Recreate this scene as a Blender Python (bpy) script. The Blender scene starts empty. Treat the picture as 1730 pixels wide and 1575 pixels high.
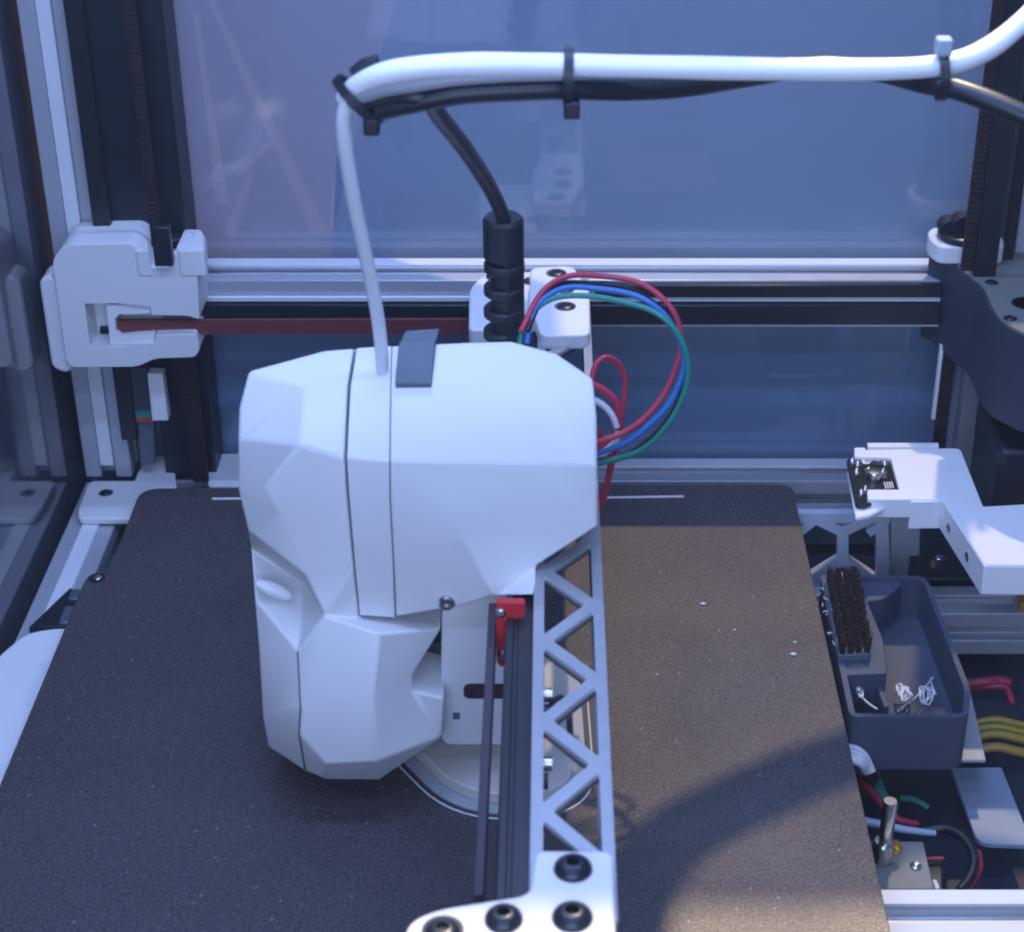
import bpy, bmesh, math, random
from mathutils import Vector, Matrix
random.seed(7)
R = math.radians
S = 0.001                                    # everything below is in millimetres
sc = bpy.context.scene
COL = sc.collection

# ------------------------------------------------------------------ camera
CZ, TH, F, PX0, PY0 = 404.4, R(29.55), 3034.0, 930.0, 787.5
cam = bpy.data.cameras.new('camera'); camo = bpy.data.objects.new('camera', cam); COL.objects.link(camo)
camo.location = (0, 0, CZ * S); camo.rotation_euler = (R(90) - TH, 0, 0)
cam.sensor_width = 36; cam.lens = F / 1730 * 36; cam.shift_x = -(PX0 - 865) / 1730
cam.clip_start = 0.02; cam.clip_end = 20
cam.dof.use_dof = True; cam.dof.focus_distance = 0.66; cam.dof.aperture_fstop = 26
sc.camera = camo

# ------------------------------------------------------------------ world, lamps, exposure
w = bpy.data.worlds.new('World'); sc.world = w; w.use_nodes = True
bg = w.node_tree.nodes['Background']; bg.inputs['Color'].default_value = (0.30, 0.44, 0.90, 1); bg.inputs['Strength'].default_value = 0.26
sc.view_settings.view_transform = 'Standard'; sc.view_settings.look = 'None'
sc.view_settings.exposure = 0.10; sc.view_settings.gamma = 1

def area(name, loc, target, sx, sy, power, color):
    l = bpy.data.lights.new(name, 'AREA'); l.shape = 'RECTANGLE'; l.size = sx * S; l.size_y = sy * S
    l.energy = power; l.color = color
    o = bpy.data.objects.new(name, l); COL.objects.link(o); o.location = Vector(loc) * S
    o.rotation_euler = (Vector(target) - Vector(loc)).to_track_quat('-Z', 'Y').to_euler()
    return o
BLUE = (0.35, 0.50, 1.0)
area('led_strip', (-10, 400, 470), (-10, 480, 60), 360, 24, 1.0, BLUE)
area('led_strip', (-10, 655, 500), (-10, 540, 40), 360, 16, 0.8, BLUE)
area('led_strip', (-30, 150, 560), (-20, 560, 60), 420, 30, .8, BLUE)
area('front_fill', (-40, -60, 330), (-10, 560, 110), 420, 220, 1.6, (0.45, 0.60, 1.0))  # added fill lamp, brightens the faces turned to the camera
SUN_DIR = Vector((-0.14, -0.60, -1.0))
sp = bpy.data.lights.new('sun', 'SUN'); sp.energy = 6.6; sc.cycles.filter_width = 2.1; sp.color = (1.0, 0.79, 0.52); sp.angle = R(1.4)
spo = bpy.data.objects.new('sun', sp); COL.objects.link(spo); spo.location = (0.3, 0.9, 1.6)
spo.rotation_euler = SUN_DIR.to_track_quat('-Z', 'Y').to_euler()

# ------------------------------------------------------------------ geometry helpers
ct, st = math.cos(TH), math.sin(TH)
def ray(px, py):
    u = (PY0 - py) / F
    return Vector(((px - PX0) / F, ct + u * st, -st + u * ct))
def V(px, py, x=None, y=None, z=None):
    d = ray(px, py); c = Vector((0, 0, CZ))
    if z is not None: t = (z - CZ) / d.z
    elif y is not None: t = y / d.y
    else: t = x / d.x
    return c + d * t
def on_plane(px, py, a, b, c):
    n = (b - a).cross(c - a); d = ray(px, py); o = Vector((0, 0, CZ))
    return o + d * ((a - o).dot(n) / d.dot(n))

class MB:
    def __init__(s): s.bm = bmesh.new()
    def face(s, pts):
        try: return s.bm.faces.new([s.bm.verts.new(p) for p in pts])
        except ValueError: return None
    def box(s, x0, x1, y0, y1, z0, z1):
        v = [s.bm.verts.new((x, y, z)) for z in (z0, z1) for y in (y0, y1) for x in (x0, x1)]
        for f in ((0, 2, 3, 1), (4, 5, 7, 6), (0, 1, 5, 4), (2, 6, 7, 3), (0, 4, 6, 2), (1, 3, 7, 5)): s.bm.faces.new([v[i] for i in f])
        return s
    def loft(s, a, b, caps=True):
        va = [s.bm.verts.new(p) for p in a]; vb = [s.bm.verts.new(p) for p in b]; n = len(a)
        for i in range(n): s.bm.faces.new([va[i], va[(i + 1) % n], vb[(i + 1) % n], vb[i]])
        if caps: s.bm.faces.new(va[::-1]); s.bm.faces.new(vb)
        return s
    def prism(s, pts, z0, z1):
        return s.loft([(p[0], p[1], z0) for p in pts], [(p[0], p[1], z1) for p in pts])
    def wall(s, pts, y0, y1):
        return s.loft([(p[0], y0, p[2]) for p in pts], [(p[0], y1, p[2]) for p in pts])
    def ring(s, outer, inner, z0, z1):
        n = len(outer); L = []
        for pts, z in ((outer, z0), (inner, z0), (inner, z1), (outer, z1)): L.append([s.bm.verts.new((p[0], p[1], z)) for p in pts])
        for k in range(4):
            a, b = L[k], L[(k + 1) % 4]
            for i in range(n): s.bm.faces.new([a[i], a[(i + 1) % n], b[(i + 1) % n], b[i]])
        return s
    def tube(s, path, r, sides=10, closed=False):
        n = len(path); rings = []
        up = Vector((0, 0, 1)); nrm = None
        for i, p in enumerate(path):
            if closed: t = path[(i + 1) % n] - path[i - 1]
            else: t = path[min(i + 1, n - 1)] - path[max(i - 1, 0)]
            t.normalize()
            if nrm is None:
                nrm = t.cross(up) if abs(t.dot(up)) < .95 else t.cross(Vector((1, 0, 0)))
            nrm = (nrm - t * nrm.dot(t)).normalized(); b = t.cross(nrm)
            rr = r(i / (n - 1)) if callable(r) else r
            rings.append([s.bm.verts.new(p + (nrm * math.cos(a) + b * math.sin(a)) * rr) for a in [2 * math.pi * k / sides for k in range(sides)]])
        for i in range(n if closed else n - 1):
            A, B = rings[i], rings[(i + 1) % n]
            for k in range(sides): s.bm.faces.new([A[k], A[(k + 1) % sides], B[(k + 1) % sides], B[k]])
        if not closed: s.bm.faces.new(rings[0][::-1]); s.bm.faces.new(rings[-1])
        return s
    def cyl(s, a, b, r, sides=24, r2=None):
        a, b = Vector(a), Vector(b); t = (b - a).normalized()
        q = t.orthogonal().normalized(); q2 = t.cross(q); r2 = r if r2 is None else r2
        f = lambda c, rr: [c + (q * math.cos(2 * math.pi * k / sides) + q2 * math.sin(2 * math.pi * k / sides)) * rr for k in range(sides)]
        return s.loft(f(a, r), f(b, r2))
    def lathe(s, base, axis, prof, sides=28):
        base, t = Vector(base), Vector(axis).normalized(); q = t.orthogonal().normalized(); q2 = t.cross(q); prev = None
        for r, h in prof:
            cur = [s.bm.verts.new(base + t * h + (q * math.cos(2 * math.pi * k / sides) + q2 * math.sin(2 * math.pi * k / sides)) * r) for k in range(sides)]
            if prev:
                for k in range(sides): s.bm.faces.new([prev[k], prev[(k + 1) % sides], cur[(k + 1) % sides], cur[k]])
            else: s.bm.faces.new(cur[::-1])
            prev = cur
        s.bm.faces.new(prev); return s

def spline(pts, sub=10):
    P = [Vector(p) for p in pts]; out = []
    for i in range(len(P) - 1):
        p0, p1, p2, p3 = P[max(i - 1, 0)], P[i], P[i + 1], P[min(i + 2, len(P) - 1)]
        for k in range(sub):
            t = k / sub
            out.append(0.5 * ((2 * p1) + (p2 - p0) * t + (2 * p0 - 5 * p1 + 4 * p2 - p3) * t * t + (3 * p1 - p0 - 3 * p2 + p3) * t ** 3))
    out.append(P[-1]); return out
def roundpoly(pts, r, seg=5):
    """rounded corners of a 2D/3D polygon (r one value or a list)"""
    P = [Vector(p) for p in pts]; n = len(P); out = []
    for i in range(n):
        rr = r[i] if isinstance(r, (list, tuple)) else r
        a, b, c = P[i - 1], P[i], P[(i + 1) % n]
        if rr <= 0: out.append(b.copy()); continue
        d1, d2 = (a - b), (c - b); k = min(rr, d1.length * .48, d2.length * .48)
        s0, s1 = b + d1.normalized() * k, b + d2.normalized() * k
        for j in range(seg + 1):
            t = j / seg; out.append(s0 * (1 - t) ** 2 + b * 2 * t * (1 - t) + s1 * t * t)
    return out
def inset2d(pts, d):
    n = len(pts); A = sum(pts[i][0] * pts[(i + 1) % n][1] - pts[(i + 1) % n][0] * pts[i][1] for i in range(n)); sg = 1 if A > 0 else -1
    out = []
    for i in range(n):
        a, b = Vector(pts[i - 1][:2]), Vector(pts[(i + 1) % n][:2]); t = (b - a).normalized()
        out.append(Vector((pts[i][0] - t.y * d * sg, pts[i][1] + t.x * d * sg, 0)))
    return out

def holed_plate(outer, holes, z0, z1):
    cu = bpy.data.curves.new('outline', 'CURVE'); cu.dimensions = '2D'; cu.fill_mode = 'BOTH'; cu.extrude = (z1 - z0) / 2
    for pts in [outer] + holes:
        sp_ = cu.splines.new('POLY'); sp_.points.add(len(pts) - 1); sp_.use_cyclic_u = True
        for p, q in zip(sp_.points, pts): p.co = (q[0], q[1], 0, 1)
    o = bpy.data.objects.new('outline', cu); me = o.to_mesh(); mb = MB(); mb.bm.from_mesh(me); o.to_mesh_clear()
    bpy.data.objects.remove(o); bpy.data.curves.remove(cu)
    for v in mb.bm.verts: v.co.z += (z0 + z1) / 2
    bmesh.ops.remove_doubles(mb.bm, verts=mb.bm.verts, dist=.0005)
    return mb

# ------------------------------------------------------------------ object helpers
ORG = {}
def thing(name, label, cat, loc, group=None):
    o = bpy.data.objects.new(name, None); COL.objects.link(o); o.empty_display_size = .01
    o.location = Vector(loc) * S; o['label'] = label; o['category'] = cat
    if group: o['group'] = group
    ORG[o] = Vector(loc); return o
def obj(name, mb, m, parent=None, smooth=False, bevel=0, seg=2, label=None, base=None):
    bm = mb.bm; bmesh.ops.recalc_face_normals(bm, faces=bm.faces)
    if parent is not None: base = ORG[parent]
    if base is None:
        xs = [v.co for v in bm.verts]
        base = Vector((sum(c.x for c in xs) / len(xs), sum(c.y for c in xs) / len(xs), min(c.z for c in xs)))
    base = Vector(base)
    for v in bm.verts: v.co = (v.co - base) * S
    me = bpy.data.meshes.new(name); bm.to_mesh(me); bm.free(); me.materials.append(m)
    o = bpy.data.objects.new(name, me); COL.objects.link(o); ORG[o] = base
    if parent is not None: o.parent = parent
    else: o.location = base * S
    if smooth:
        for p in me.polygons: p.use_smooth = True
        me.set_sharp_from_angle(angle=R(38))
    if bevel:
        b = o.modifiers.new('bevel', 'BEVEL'); b.width = bevel * S; b.segments = seg; b.limit_method = 'ANGLE'; b.angle_limit = R(30); b.harden_normals = False
        for p in me.polygons: p.use_smooth = True
        if not smooth: me.set_sharp_from_angle(angle=R(30))
    if label: o['label'] = label
    return o
def tag(o, label, cat, group=None):
    o['label'] = label; o['category'] = cat
    if group: o['group'] = group
    return o
def kind(o, k): o['kind'] = k; return o

# ------------------------------------------------------------------ materials
def mat(name, col, rough=.5, metal=0, var=.06, vscale=60, bump=.0, bscale=900, coat=0, spec=.5, trans=0):
    m = bpy.data.materials.new(name); m.use_nodes = True; nt = m.node_tree; N = nt.nodes; L = nt.links; p = N['Principled BSDF']
    p.inputs['Roughness'].default_value = rough; p.inputs['Metallic'].default_value = metal
    p.inputs['Specular IOR Level'].default_value = spec; p.inputs['Coat Weight'].default_value = coat
    p.inputs['Transmission Weight'].default_value = trans
    tc = N.new('ShaderNodeTexCoord')
    n = N.new('ShaderNodeTexNoise'); n.inputs['Scale'].default_value = vscale; n.inputs['Detail'].default_value = 6
    L.new(tc.outputs['Object'], n.inputs['Vector'])
    mx = N.new('ShaderNodeMix'); mx.data_type = 'RGBA'
    mx.inputs['A'].default_value = (*[c * (1 - var) for c in col], 1); mx.inputs['B'].default_value = (*[min(1, c * (1 + var)) for c in col], 1)
    L.new(n.outputs['Fac'], mx.inputs['Factor']); L.new(mx.outputs['Result'], p.inputs['Base Color'])
    rr = N.new('ShaderNodeMapRange'); rr.inputs['To Min'].default_value = rough * .85; rr.inputs['To Max'].default_value = min(1, rough * 1.15)
    L.new(n.outputs['Fac'], rr.inputs['Value']); L.new(rr.outputs['Result'], p.inputs['Roughness'])
    if bump:
        b = N.new('ShaderNodeTexNoise'); b.inputs['Scale'].default_value = bscale; b.inputs['Detail'].default_value = 3
        L.new(tc.outputs['Object'], b.inputs['Vector'])
        bn = N.new('ShaderNodeBump'); bn.inputs['Strength'].default_value = bump; bn.inputs['Distance'].default_value = .0006
        L.new(b.outputs['Fac'], bn.inputs['Height']); L.new(bn.outputs['Normal'], p.inputs['Normal'])
    return m
def layered(name, col, rough=.5, period=.28):
    """printed plastic: fine horizontal layer relief"""
    m = mat(name, col, rough, var=.03, vscale=25); nt = m.node_tree; N, L = nt.nodes, nt.links; p = N['Principled BSDF']
    g = N.new('ShaderNodeNewGeometry'); wv = N.new('ShaderNodeTexWave'); wv.bands_direction = 'Z'; wv.inputs['Scale'].default_value = 1 / (period * S) * .16
    wv.inputs['Distortion'].default_value = .6; wv.inputs['Detail'].default_value = 1
    L.new(g.outputs['Position'], wv.inputs['Vector'])
    bn = N.new('ShaderNodeBump'); bn.inputs['Strength'].default_value = .04; bn.inputs['Distance'].default_value = .0002
    L.new(wv.outputs['Fac'], bn.inputs['Height']); L.new(bn.outputs['Normal'], p.inputs['Normal'])
    return m
WHITE = layered('white_print', (.75, .745, .74), .5)
WHITE2 = mat('white_plastic', (.82, .82, .81), .42, var=.03)
PTFE = mat('white_tube', (.85, .86, .86), .33, var=.02)
ALU = mat('aluminium', (.50, .52, .56), .38, metal=.35, var=.05, vscale=90, bump=.05, bscale=1500)
ALUB = mat('bright_slot_cover', (.74, .76, .78), .42, var=.03)
TRUSS = mat('truss_aluminium', (.40, .41, .43), .34, metal=.45, var=.12, vscale=180, bump=.08)
BLACK = mat('black_plastic', (.010, .012, .020), .42, var=.15, vscale=120, bump=.05)
RUBBER = mat('black_rubber', (.012, .013, .018), .55, var=.1)
CABLE = mat('black_cable_jacket', (.012, .014, .02), .36, var=.1)
RAIL = mat('black_rail_steel', (.022, .024, .03), .33, metal=.25, var=.12, vscale=140)
STEEL = mat('steel', (.60, .60, .60), .22, metal=1, var=.06)
BRASS = mat('brass', (.75, .52, .16), .25, metal=1, var=.06)
SCREW = mat('black_screw_steel', (.03, .035, .045), .3, metal=.5, var=.1)
DGREY = layered('dark_grey_print', (.036, .043, .064), .6)
OLIVE = layered('grey_print', (.21, .21, .195), .62)
TRAYM = layered('slate_print', (.055, .070, .105), .62)
REDB = mat('red_belt', (.17, .036, .038), .6, var=.08)
MAROON = mat('maroon_belt', (.026, .014, .016), .6, var=.15)
DBELT = mat('dark_belt', (.045, .035, .05), .6, var=.15)
REDP = mat('red_plastic', (.62, .03, .04), .4)
def wmat(n, c): return mat(n, c, .38, var=.05)
W_RED, W_BLUE, W_GREEN, W_BLACK, W_WHITE, W_YEL = (wmat('red_wire', (.45, .035, .075)), wmat('blue_wire', (.03, .16, .46)),
    wmat('green_wire', (.015, .22, .17)), wmat('black_wire', (.012, .012, .016)), wmat('white_wire', (.75, .73, .76)), wmat('yellow_wire', (.40, .27, .035)))
PCB = mat('black_board', (.012, .013, .015), .25, var=.1)
BRIS = mat('brown_bristle', (.036, .022, .018), .6, var=.3)
CRUMB = mat('white_crumb', (.75, .74, .7), .5)
BLUEG = mat('translucent_tube', (.42, .50, .60), .3)
SLATE = mat('grey_plastic', (.10, .125, .155), .5, var=.08)
FANGREY = mat('dark_fan_plastic', (.05, .055, .07), .4)
SHRINK = mat('purple_heatshrink', (.06, .018, .035), .45)
PRINT = layered('natural_print', (.64, .61, .55), .45)
BRIM = mat('pale_grey_plastic', (.42, .45, .49), .4, var=.06)
GRILLE = mat('blue_grey_grille', (.50, .54, .62), .5)
CLIP = mat('grey_clip_steel', (.20, .23, .27), .35, metal=.6)

def bed_material():
    m = mat('textured_sheet', (.060, .051, .060), .5, var=.10, vscale=40); nt = m.node_tree; N, L = nt.nodes, nt.links; p = N['Principled BSDF']
    tc = N.new('ShaderNodeTexCoord')
    n = N.new('ShaderNodeTexNoise'); n.inputs['Scale'].default_value = 1300; n.inputs['Detail'].default_value = 3
    L.new(tc.outputs['Object'], n.inputs['Vector'])
    v = N.new('ShaderNodeTexVoronoi'); v.inputs['Scale'].default_value = 620; L.new(tc.outputs['Object'], v.inputs['Vector'])
    # a few grains of the powder coat are pale and shiny
    lt = N.new('ShaderNodeMath'); lt.operation = 'LESS_THAN'; lt.inputs[1].default_value = .013
    sep = N.new('ShaderNodeSeparateColor'); L.new(v.outputs['Color'], sep.inputs['Color']); L.new(sep.outputs['Red'], lt.inputs[0])
    ds = N.new('ShaderNodeMath'); ds.operation = 'LESS_THAN'; ds.inputs[1].default_value = .30; L.new(v.outputs['Distance'], ds.inputs[0])
    ml = N.new('ShaderNodeMath'); ml.operation = 'MULTIPLY'; L.new(lt.outputs[0], ml.inputs[0]); L.new(ds.outputs[0], ml.inputs[1])
    old = p.inputs['Base Color'].links[0].from_socket
    ov = N.new('ShaderNodeMix'); ov.data_type = 'RGBA'; ov.blend_type = 'MULTIPLY'; ov.inputs['Factor'].default_value = .9
    cr = N.new('ShaderNodeValToRGB'); cr.color_ramp.elements[0].position = .33; cr.color_ramp.elements[0].color = (.28, .28, .28, 1)
    cr.color_ramp.elements[1].position = .68; cr.color_ramp.elements[1].color = (1.95, 1.85, 1.65, 1)
    L.new(n.outputs['Fac'], cr.inputs['Fac']); L.new(old, ov.inputs['A']); L.new(cr.outputs['Color'], ov.inputs['B'])
    mx = N.new('ShaderNodeMix'); mx.data_type = 'RGBA'; mx.inputs['B'].default_value = (.20, .19, .18, 1)
    L.new(ml.outputs[0], mx.inputs['Factor']); L.new(ov.outputs['Result'], mx.inputs['A']); L.new(mx.outputs['Result'], p.inputs['Base Color'])
    bn = N.new('ShaderNodeBump'); bn.inputs['Strength'].default_value = .55; bn.inputs['Distance'].default_value = .0006
    L.new(n.outputs['Fac'], bn.inputs['Height']); L.new(bn.outputs['Normal'], p.inputs['Normal'])
    p.inputs['Specular IOR Level'].default_value = .55
    # handled patches: the coat is a little smoother where it has been touched
    hn = N.new('ShaderNodeTexNoise'); hn.inputs['Scale'].default_value = 14; hn.inputs['Detail'].default_value = 5; hn.inputs['Distortion'].default_value = .8
    L.new(tc.outputs['Object'], hn.inputs['Vector']); hr = N.new('ShaderNodeMapRange'); hr.inputs['From Min'].default_value = .35; hr.inputs['From Max'].default_value = .68
    hr.inputs['To Min'].default_value = .56; hr.inputs['To Max'].default_value = .38
    L.new(hn.outputs['Fac'], hr.inputs['Value']); L.new(hr.outputs['Result'], p.inputs['Roughness'])
    return m
BED = bed_material()

def panel_material(name, col, see=.3, rough=.09, spec=.6, streak=True):
    """acrylic sheet: part see-through, hazed, with a glossy skin and fine horizontal streaks"""
    m = bpy.data.materials.new(name); m.use_nodes = True; nt = m.node_tree; N, L = nt.nodes, nt.links; p = N['Principled BSDF']; out = N['Material Output']
    p.inputs['Specular IOR Level'].default_value = spec; p.inputs['IOR'].default_value = 1.7
    tc = N.new('ShaderNodeTexCoord'); mp = N.new('ShaderNodeMapping'); mp.inputs['Scale'].default_value = (6, 6, 520)
    L.new(tc.outputs['Object'], mp.inputs['Vector'])
    n = N.new('ShaderNodeTexNoise'); n.inputs['Scale'].default_value = 3; n.inputs['Detail'].default_value = 5; L.new(mp.outputs['Vector'], n.inputs['Vector'])
    n2 = N.new('ShaderNodeTexNoise'); n2.inputs['Scale'].default_value = 9; n2.inputs['Detail'].default_value = 4; L.new(tc.outputs['Object'], n2.inputs['Vector'])
    ad = N.new('ShaderNodeMath'); ad.operation = 'ADD'; L.new(n.outputs['Fac'], ad.inputs[0]); L.new(n2.outputs['Fac'], ad.inputs[1])
    mr = N.new('ShaderNodeMapRange'); mr.inputs['From Min'].default_value = .6; mr.inputs['From Max'].default_value = 1.4; mr.inputs['To Min'].default_value = .86; mr.inputs['To Max'].default_value = 1.14
    L.new(ad.outputs[0], mr.inputs['Value'])
    vm = N.new('ShaderNodeVectorMath'); vm.operation = 'SCALE'; vm.inputs[0].default_value = col; L.new(mr.outputs['Result'], vm.inputs['Scale'])
    L.new(vm.outputs['Vector'], p.inputs['Base Color']); p.inputs['Roughness'].default_value = rough
    t = N.new('ShaderNodeBsdfTransparent'); mix = N.new('ShaderNodeMixShader'); mix.inputs['Fac'].default_value = 1 - see
    L.new(t.outputs['BSDF'], mix.inputs[1]); L.new(p.outputs['BSDF'], mix.inputs[2]); L.new(mix.outputs['Shader'], out.inputs['Surface'])
    return m
PANEL = panel_material('hazed_acrylic', (.25, .37, .54), .50, rough=.05, spec=.9)
SIDEP = panel_material('dark_side_acrylic', (.065, .066, .085), .0, rough=.07, spec=1.0)
DECK = mat('dark_deck', (.045, .052, .080), .22, var=.2, vscale=20)
ROOMW = mat('room_wall', (.45, .45, .46), .8, var=.1, vscale=8)
def paper(name, col, tr):
    m = mat(name, col, .8, var=.12, vscale=12); nt = m.node_tree; N, L = nt.nodes, nt.links; p = N['Principled BSDF']; out = N['Material Output']
    t = N.new('ShaderNodeBsdfTranslucent'); t.inputs['Color'].default_value = (*tr, 1); a = N.new('ShaderNodeAddShader')
    L.new(p.outputs['BSDF'], a.inputs[0]); L.new(t.outputs['BSDF'], a.inputs[1]); L.new(a.outputs['Shader'], out.inputs['Surface']); return m
BOARD = paper('brown_paper', (.30, .20, .16), (.145, .105, .08))
FOLD = paper('paper_fold', (.42, .32, .28), (.22, .165, .135))

# ------------------------------------------------------------------ setting
kind(obj('floor', MB().box(-420, 420, 120, 720, -36, -32), DECK), 'structure')
kind(obj('back_panel', MB().box(-225, 250, 694, 697, -30, 520), PANEL), 'structure')
kind(obj('left_panel', MB().box(-207.5, -204.5, 120, 693, -31, 520), SIDEP), 'structure')
kind(obj('reflection_strip', MB().box(-225, 250, 698.2, 700.8, -30, 40), BLACK), 'structure')  # added dark strip standing in for the reflection low in the panel
kind(obj('rear_shade_board', MB().box(-225, 250, 701, 705, -30, 90), SLATE), 'structure')  # added board, darkens the lower panel and keeps sun off the base rail
kind(obj('wall', MB().box(-700, 700, 980, 990, -300, 300), ROOMW), 'structure')
t = thing('paper_sheet', 'brown paper sheet with pale creases seen through the upper left of the back panel', 'paper', (-100, 760, -40))
slits = []
for a, b, hw in (((352, -8), (540, 392), 3.6), ((330, 20), (376, 345), 2.8), ((456, 246), (394, 290), 3.4), ((424, 292), (388, 400), 3.0), ((560, 384), (580, 268), 3.2)):
    A, B = V(*a, y=760), V(*b, y=760); d = (B - A).normalized(); n = Vector((-d.z, 0, d.x)) * hw
    slits.append([A - n * .35, B - n, B + n, A + n * .35])
po = [(-330, 900), (134, 900), (126, 700), (118, 622), (74, 560), (48, 434), (30, 321), (-58, 222), (-97, 110), (-112, -40), (-330, -40)]  # upper part out of view, shaped to keep sun off left bed and toolhead
mb = holed_plate(po, [[(p.x, p.z) for p in q] for q in slits], 0, 0)
for v in mb.bm.verts: v.co = Vector((v.co.x, 760, v.co.y))
obj('sheet', mb, BOARD, t)
for q in slits:
    mb = MB(); mb.face([Vector((p.x, 760, p.z)) for p in q]); obj('crease', mb, FOLD, t)

# ------------------------------------------------------------------ extrusions
def profile():
    q = [(-10, 10), (-3.1, 10), (-3.1, 8.2), (-5.4, 8.2), (-2.9, 4.6), (2.9, 4.6), (5.4, 8.2), (3.1, 8.2), (3.1, 10)]
    out = []
    for k in range(4):
        c, s_ = [(1, 0), (0, -1), (-1, 0), (0, 1)][k]
        for u, v in q: out.append((u * c - v * s_, u * s_ + v * c))
    return out
PROF = profile()
def extrusion(axis, c, a, b):
    mb = MB()
    if axis == 'x': f = lambda t: [(t, c[0] + u, c[1] + v) for u, v in PROF]
    elif axis == 'y': f = lambda t: [(c[0] + u, t, c[1] + v) for u, v in PROF]
    else: f = lambda t: [(c[0] + u, c[1] + v, t) for u, v in PROF]
    return mb.loft(f(a), f(b))

# left upright post
t = thing('frame_post', 'tall silver frame post at the left with a pale strip down its slot', 'frame post', (-190.5, 682, -4))
obj('extrusion', extrusion('z', (-190.5, 682), 18, 520), ALU, t, bevel=.5)
obj('slot_cover', MB().box(-193.4, -187.6, 671.2, 676, 24, 520), ALUB, t, bevel=.4)
# right upright post
t = thing('frame_post', 'silver frame post at the right edge behind the toothed belt', 'frame post', (184, 682, -4))
obj('extrusion', extrusion('z', (184, 682), 18, 236), ALU, t, bevel=.5)
obj('shade_cover', MB().box(197, 240, 640, 690, 118, 236), BLACK, t, bevel=1)  # added out of view to shade the right end of the white arm
obj('linear_rail', MB().box(180, 184.5, 664, 671.5, 40, 236), RAIL, t, bevel=.6)
# bottom rails of the frame
t = thing('frame_rail', 'silver lower frame rail running along the foot of the back panel', 'frame rail', (0, 682, -4))
obj('extrusion', extrusion('x', (682, 6), -180, 240), ALU, t, bevel=.5)
obj('slot_cover', MB().box(-179, 240, 683.5, 691, 15.4, 16.6), ALUB, t, bevel=.3)
t = thing('frame_rail', 'silver lower frame rail receding along the left side panel', 'frame rail', (-190.5, 480, -4))
obj('extrusion', extrusion('y', (-190.5, 6), 200, 671), ALU, t, bevel=.5)
obj('slot_cover', MB().box(-194, -187, 200, 671, 12, 16.7), ALUB, t, bevel=.4)
t = thing('frame_rail', 'silver bed support rail passing behind the slate scrap tray', 'frame rail', (200, 604, -20))
obj('extrusion', extrusion('x', (604, -10), 60, 300), ALU, t, bevel=.5)
t = thing('frame_rail', 'sunlit front rail below the steel pin at lower right', 'frame rail', (200, 426, -20))
obj('extrusion', extrusion('x', (426, -10), 60, 300), ALU, t, bevel=.5)
obj('slot_cover', MB().box(60, 300, 429.2, 435.8, -.2, .6), ALUB, t, bevel=.2)
obj('slot_cover', MB().box(60, 300, 416.2, 420.6, -.2, .6), ALUB, t, bevel=.2)

# ------------------------------------------------------------------ rear gantry rail
t = thing('gantry_rail', 'horizontal silver gantry rail with black strips in front of the back panel', 'gantry rail', (10, 678, 92))
obj('extrusion', extrusion('x', (678, 102), -150, 158), ALU, t, bevel=.5)
obj('top_strip', MB().box(-150, 158, 681.5, 688.4, 111.5, 113), ALUB, t, bevel=.3)
obj('steel_edge', MB().box(-150, 158, 666.0, 667.9, 103.3, 105.4), ALUB, t, bevel=.3)
obj('linear_rail', MB().box(-150, 158, 663.5, 667.9, 94, 102.9), RAIL, t, bevel=.5)
obj('upper_rail_cover', MB().box(18, 158, 664.5, 667.9, 105.7, 111.3), RAIL, t, bevel=.5)
obj('lower_lip', MB().box(15, 160, 666.0, 667.9, 92.2, 93.5), ALUB, t, bevel=.2)

# ------------------------------------------------------------------ heated bed
BZ = 28.0
pb = lambda x, y: V(x, y, z=BZ)
out = roundpoly([pb(238, 825), pb(1339, 819), pb(1345, 850), pb(1565, 1850), pb(-255, 1850), pb(-2, 1330), pb(141, 985), pb(150, 971), pb(182, 962), pb(196, 935)],
                [9, 6, 3, 0, 0, 0, 4, 3, 4, 4], 6)
t = thing('print_bed', 'large brown textured print bed with rounded back corners', 'print bed', (10, 500, 14))
obj('build_sheet', MB().prism(out, BZ - 1.0, BZ), BED, t, bevel=.25)
obj('heater_plate', MB().prism(inset2d(out, 2.2), BZ - 9, BZ - 1.2), BLACK, t)
for a, b in (((1021, 841), (1155, 839)), ((358, 843), (520, 842))):
    A, B = pb(*a), pb(*b)
    obj('alignment_mark', MB().prism(roundpoly([(A.x, A.y - .75, 0), (B.x, B.y - .75, 0), (B.x, B.y + .75, 0), (A.x, A.y + .75, 0)], .6), BZ - .2, BZ + .15), CRUMB, t)
c = pb(164, 977)
obj('hole_rim', MB().lathe(c + Vector((0, 0, -.1)), (0, 0, 1), [(3.2, 0), (3.2, .35), (1.8, .4)]), BLACK, t, smooth=True)
obj('screw_head', MB().lathe(c + Vector((.2, -.2, 0)), (0, 0, 1), [(1.7, 0), (1.7, .6), (1.1, .9)]), STEEL, t, smooth=True)
for a, b in (((1264, 1372), (1308, 1318)), ((1330, 1300), (1400, 1195)), ((120, 1143), (240, 1141))):
    A, B = pb(*a), pb(*b); n = (B - A).cross(Vector((0, 0, 1))).normalized() * .11
    obj('scratch', MB().prism([A - n, B - n * .4, B + n * .4, A + n], BZ - .1, BZ + .03), SLATE, t)
lab = {0: 'white plastic crumb on the bed just left of the brush tray', 1: 'small white crumb lying mid bed right of the truss beam', 2: 'tiny pale crumb just behind a larger one near the tray',
       3: 'small crumb near the back of the lit bed area', 4: 'tiny speck of white plastic beside the truss beam'}
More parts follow.
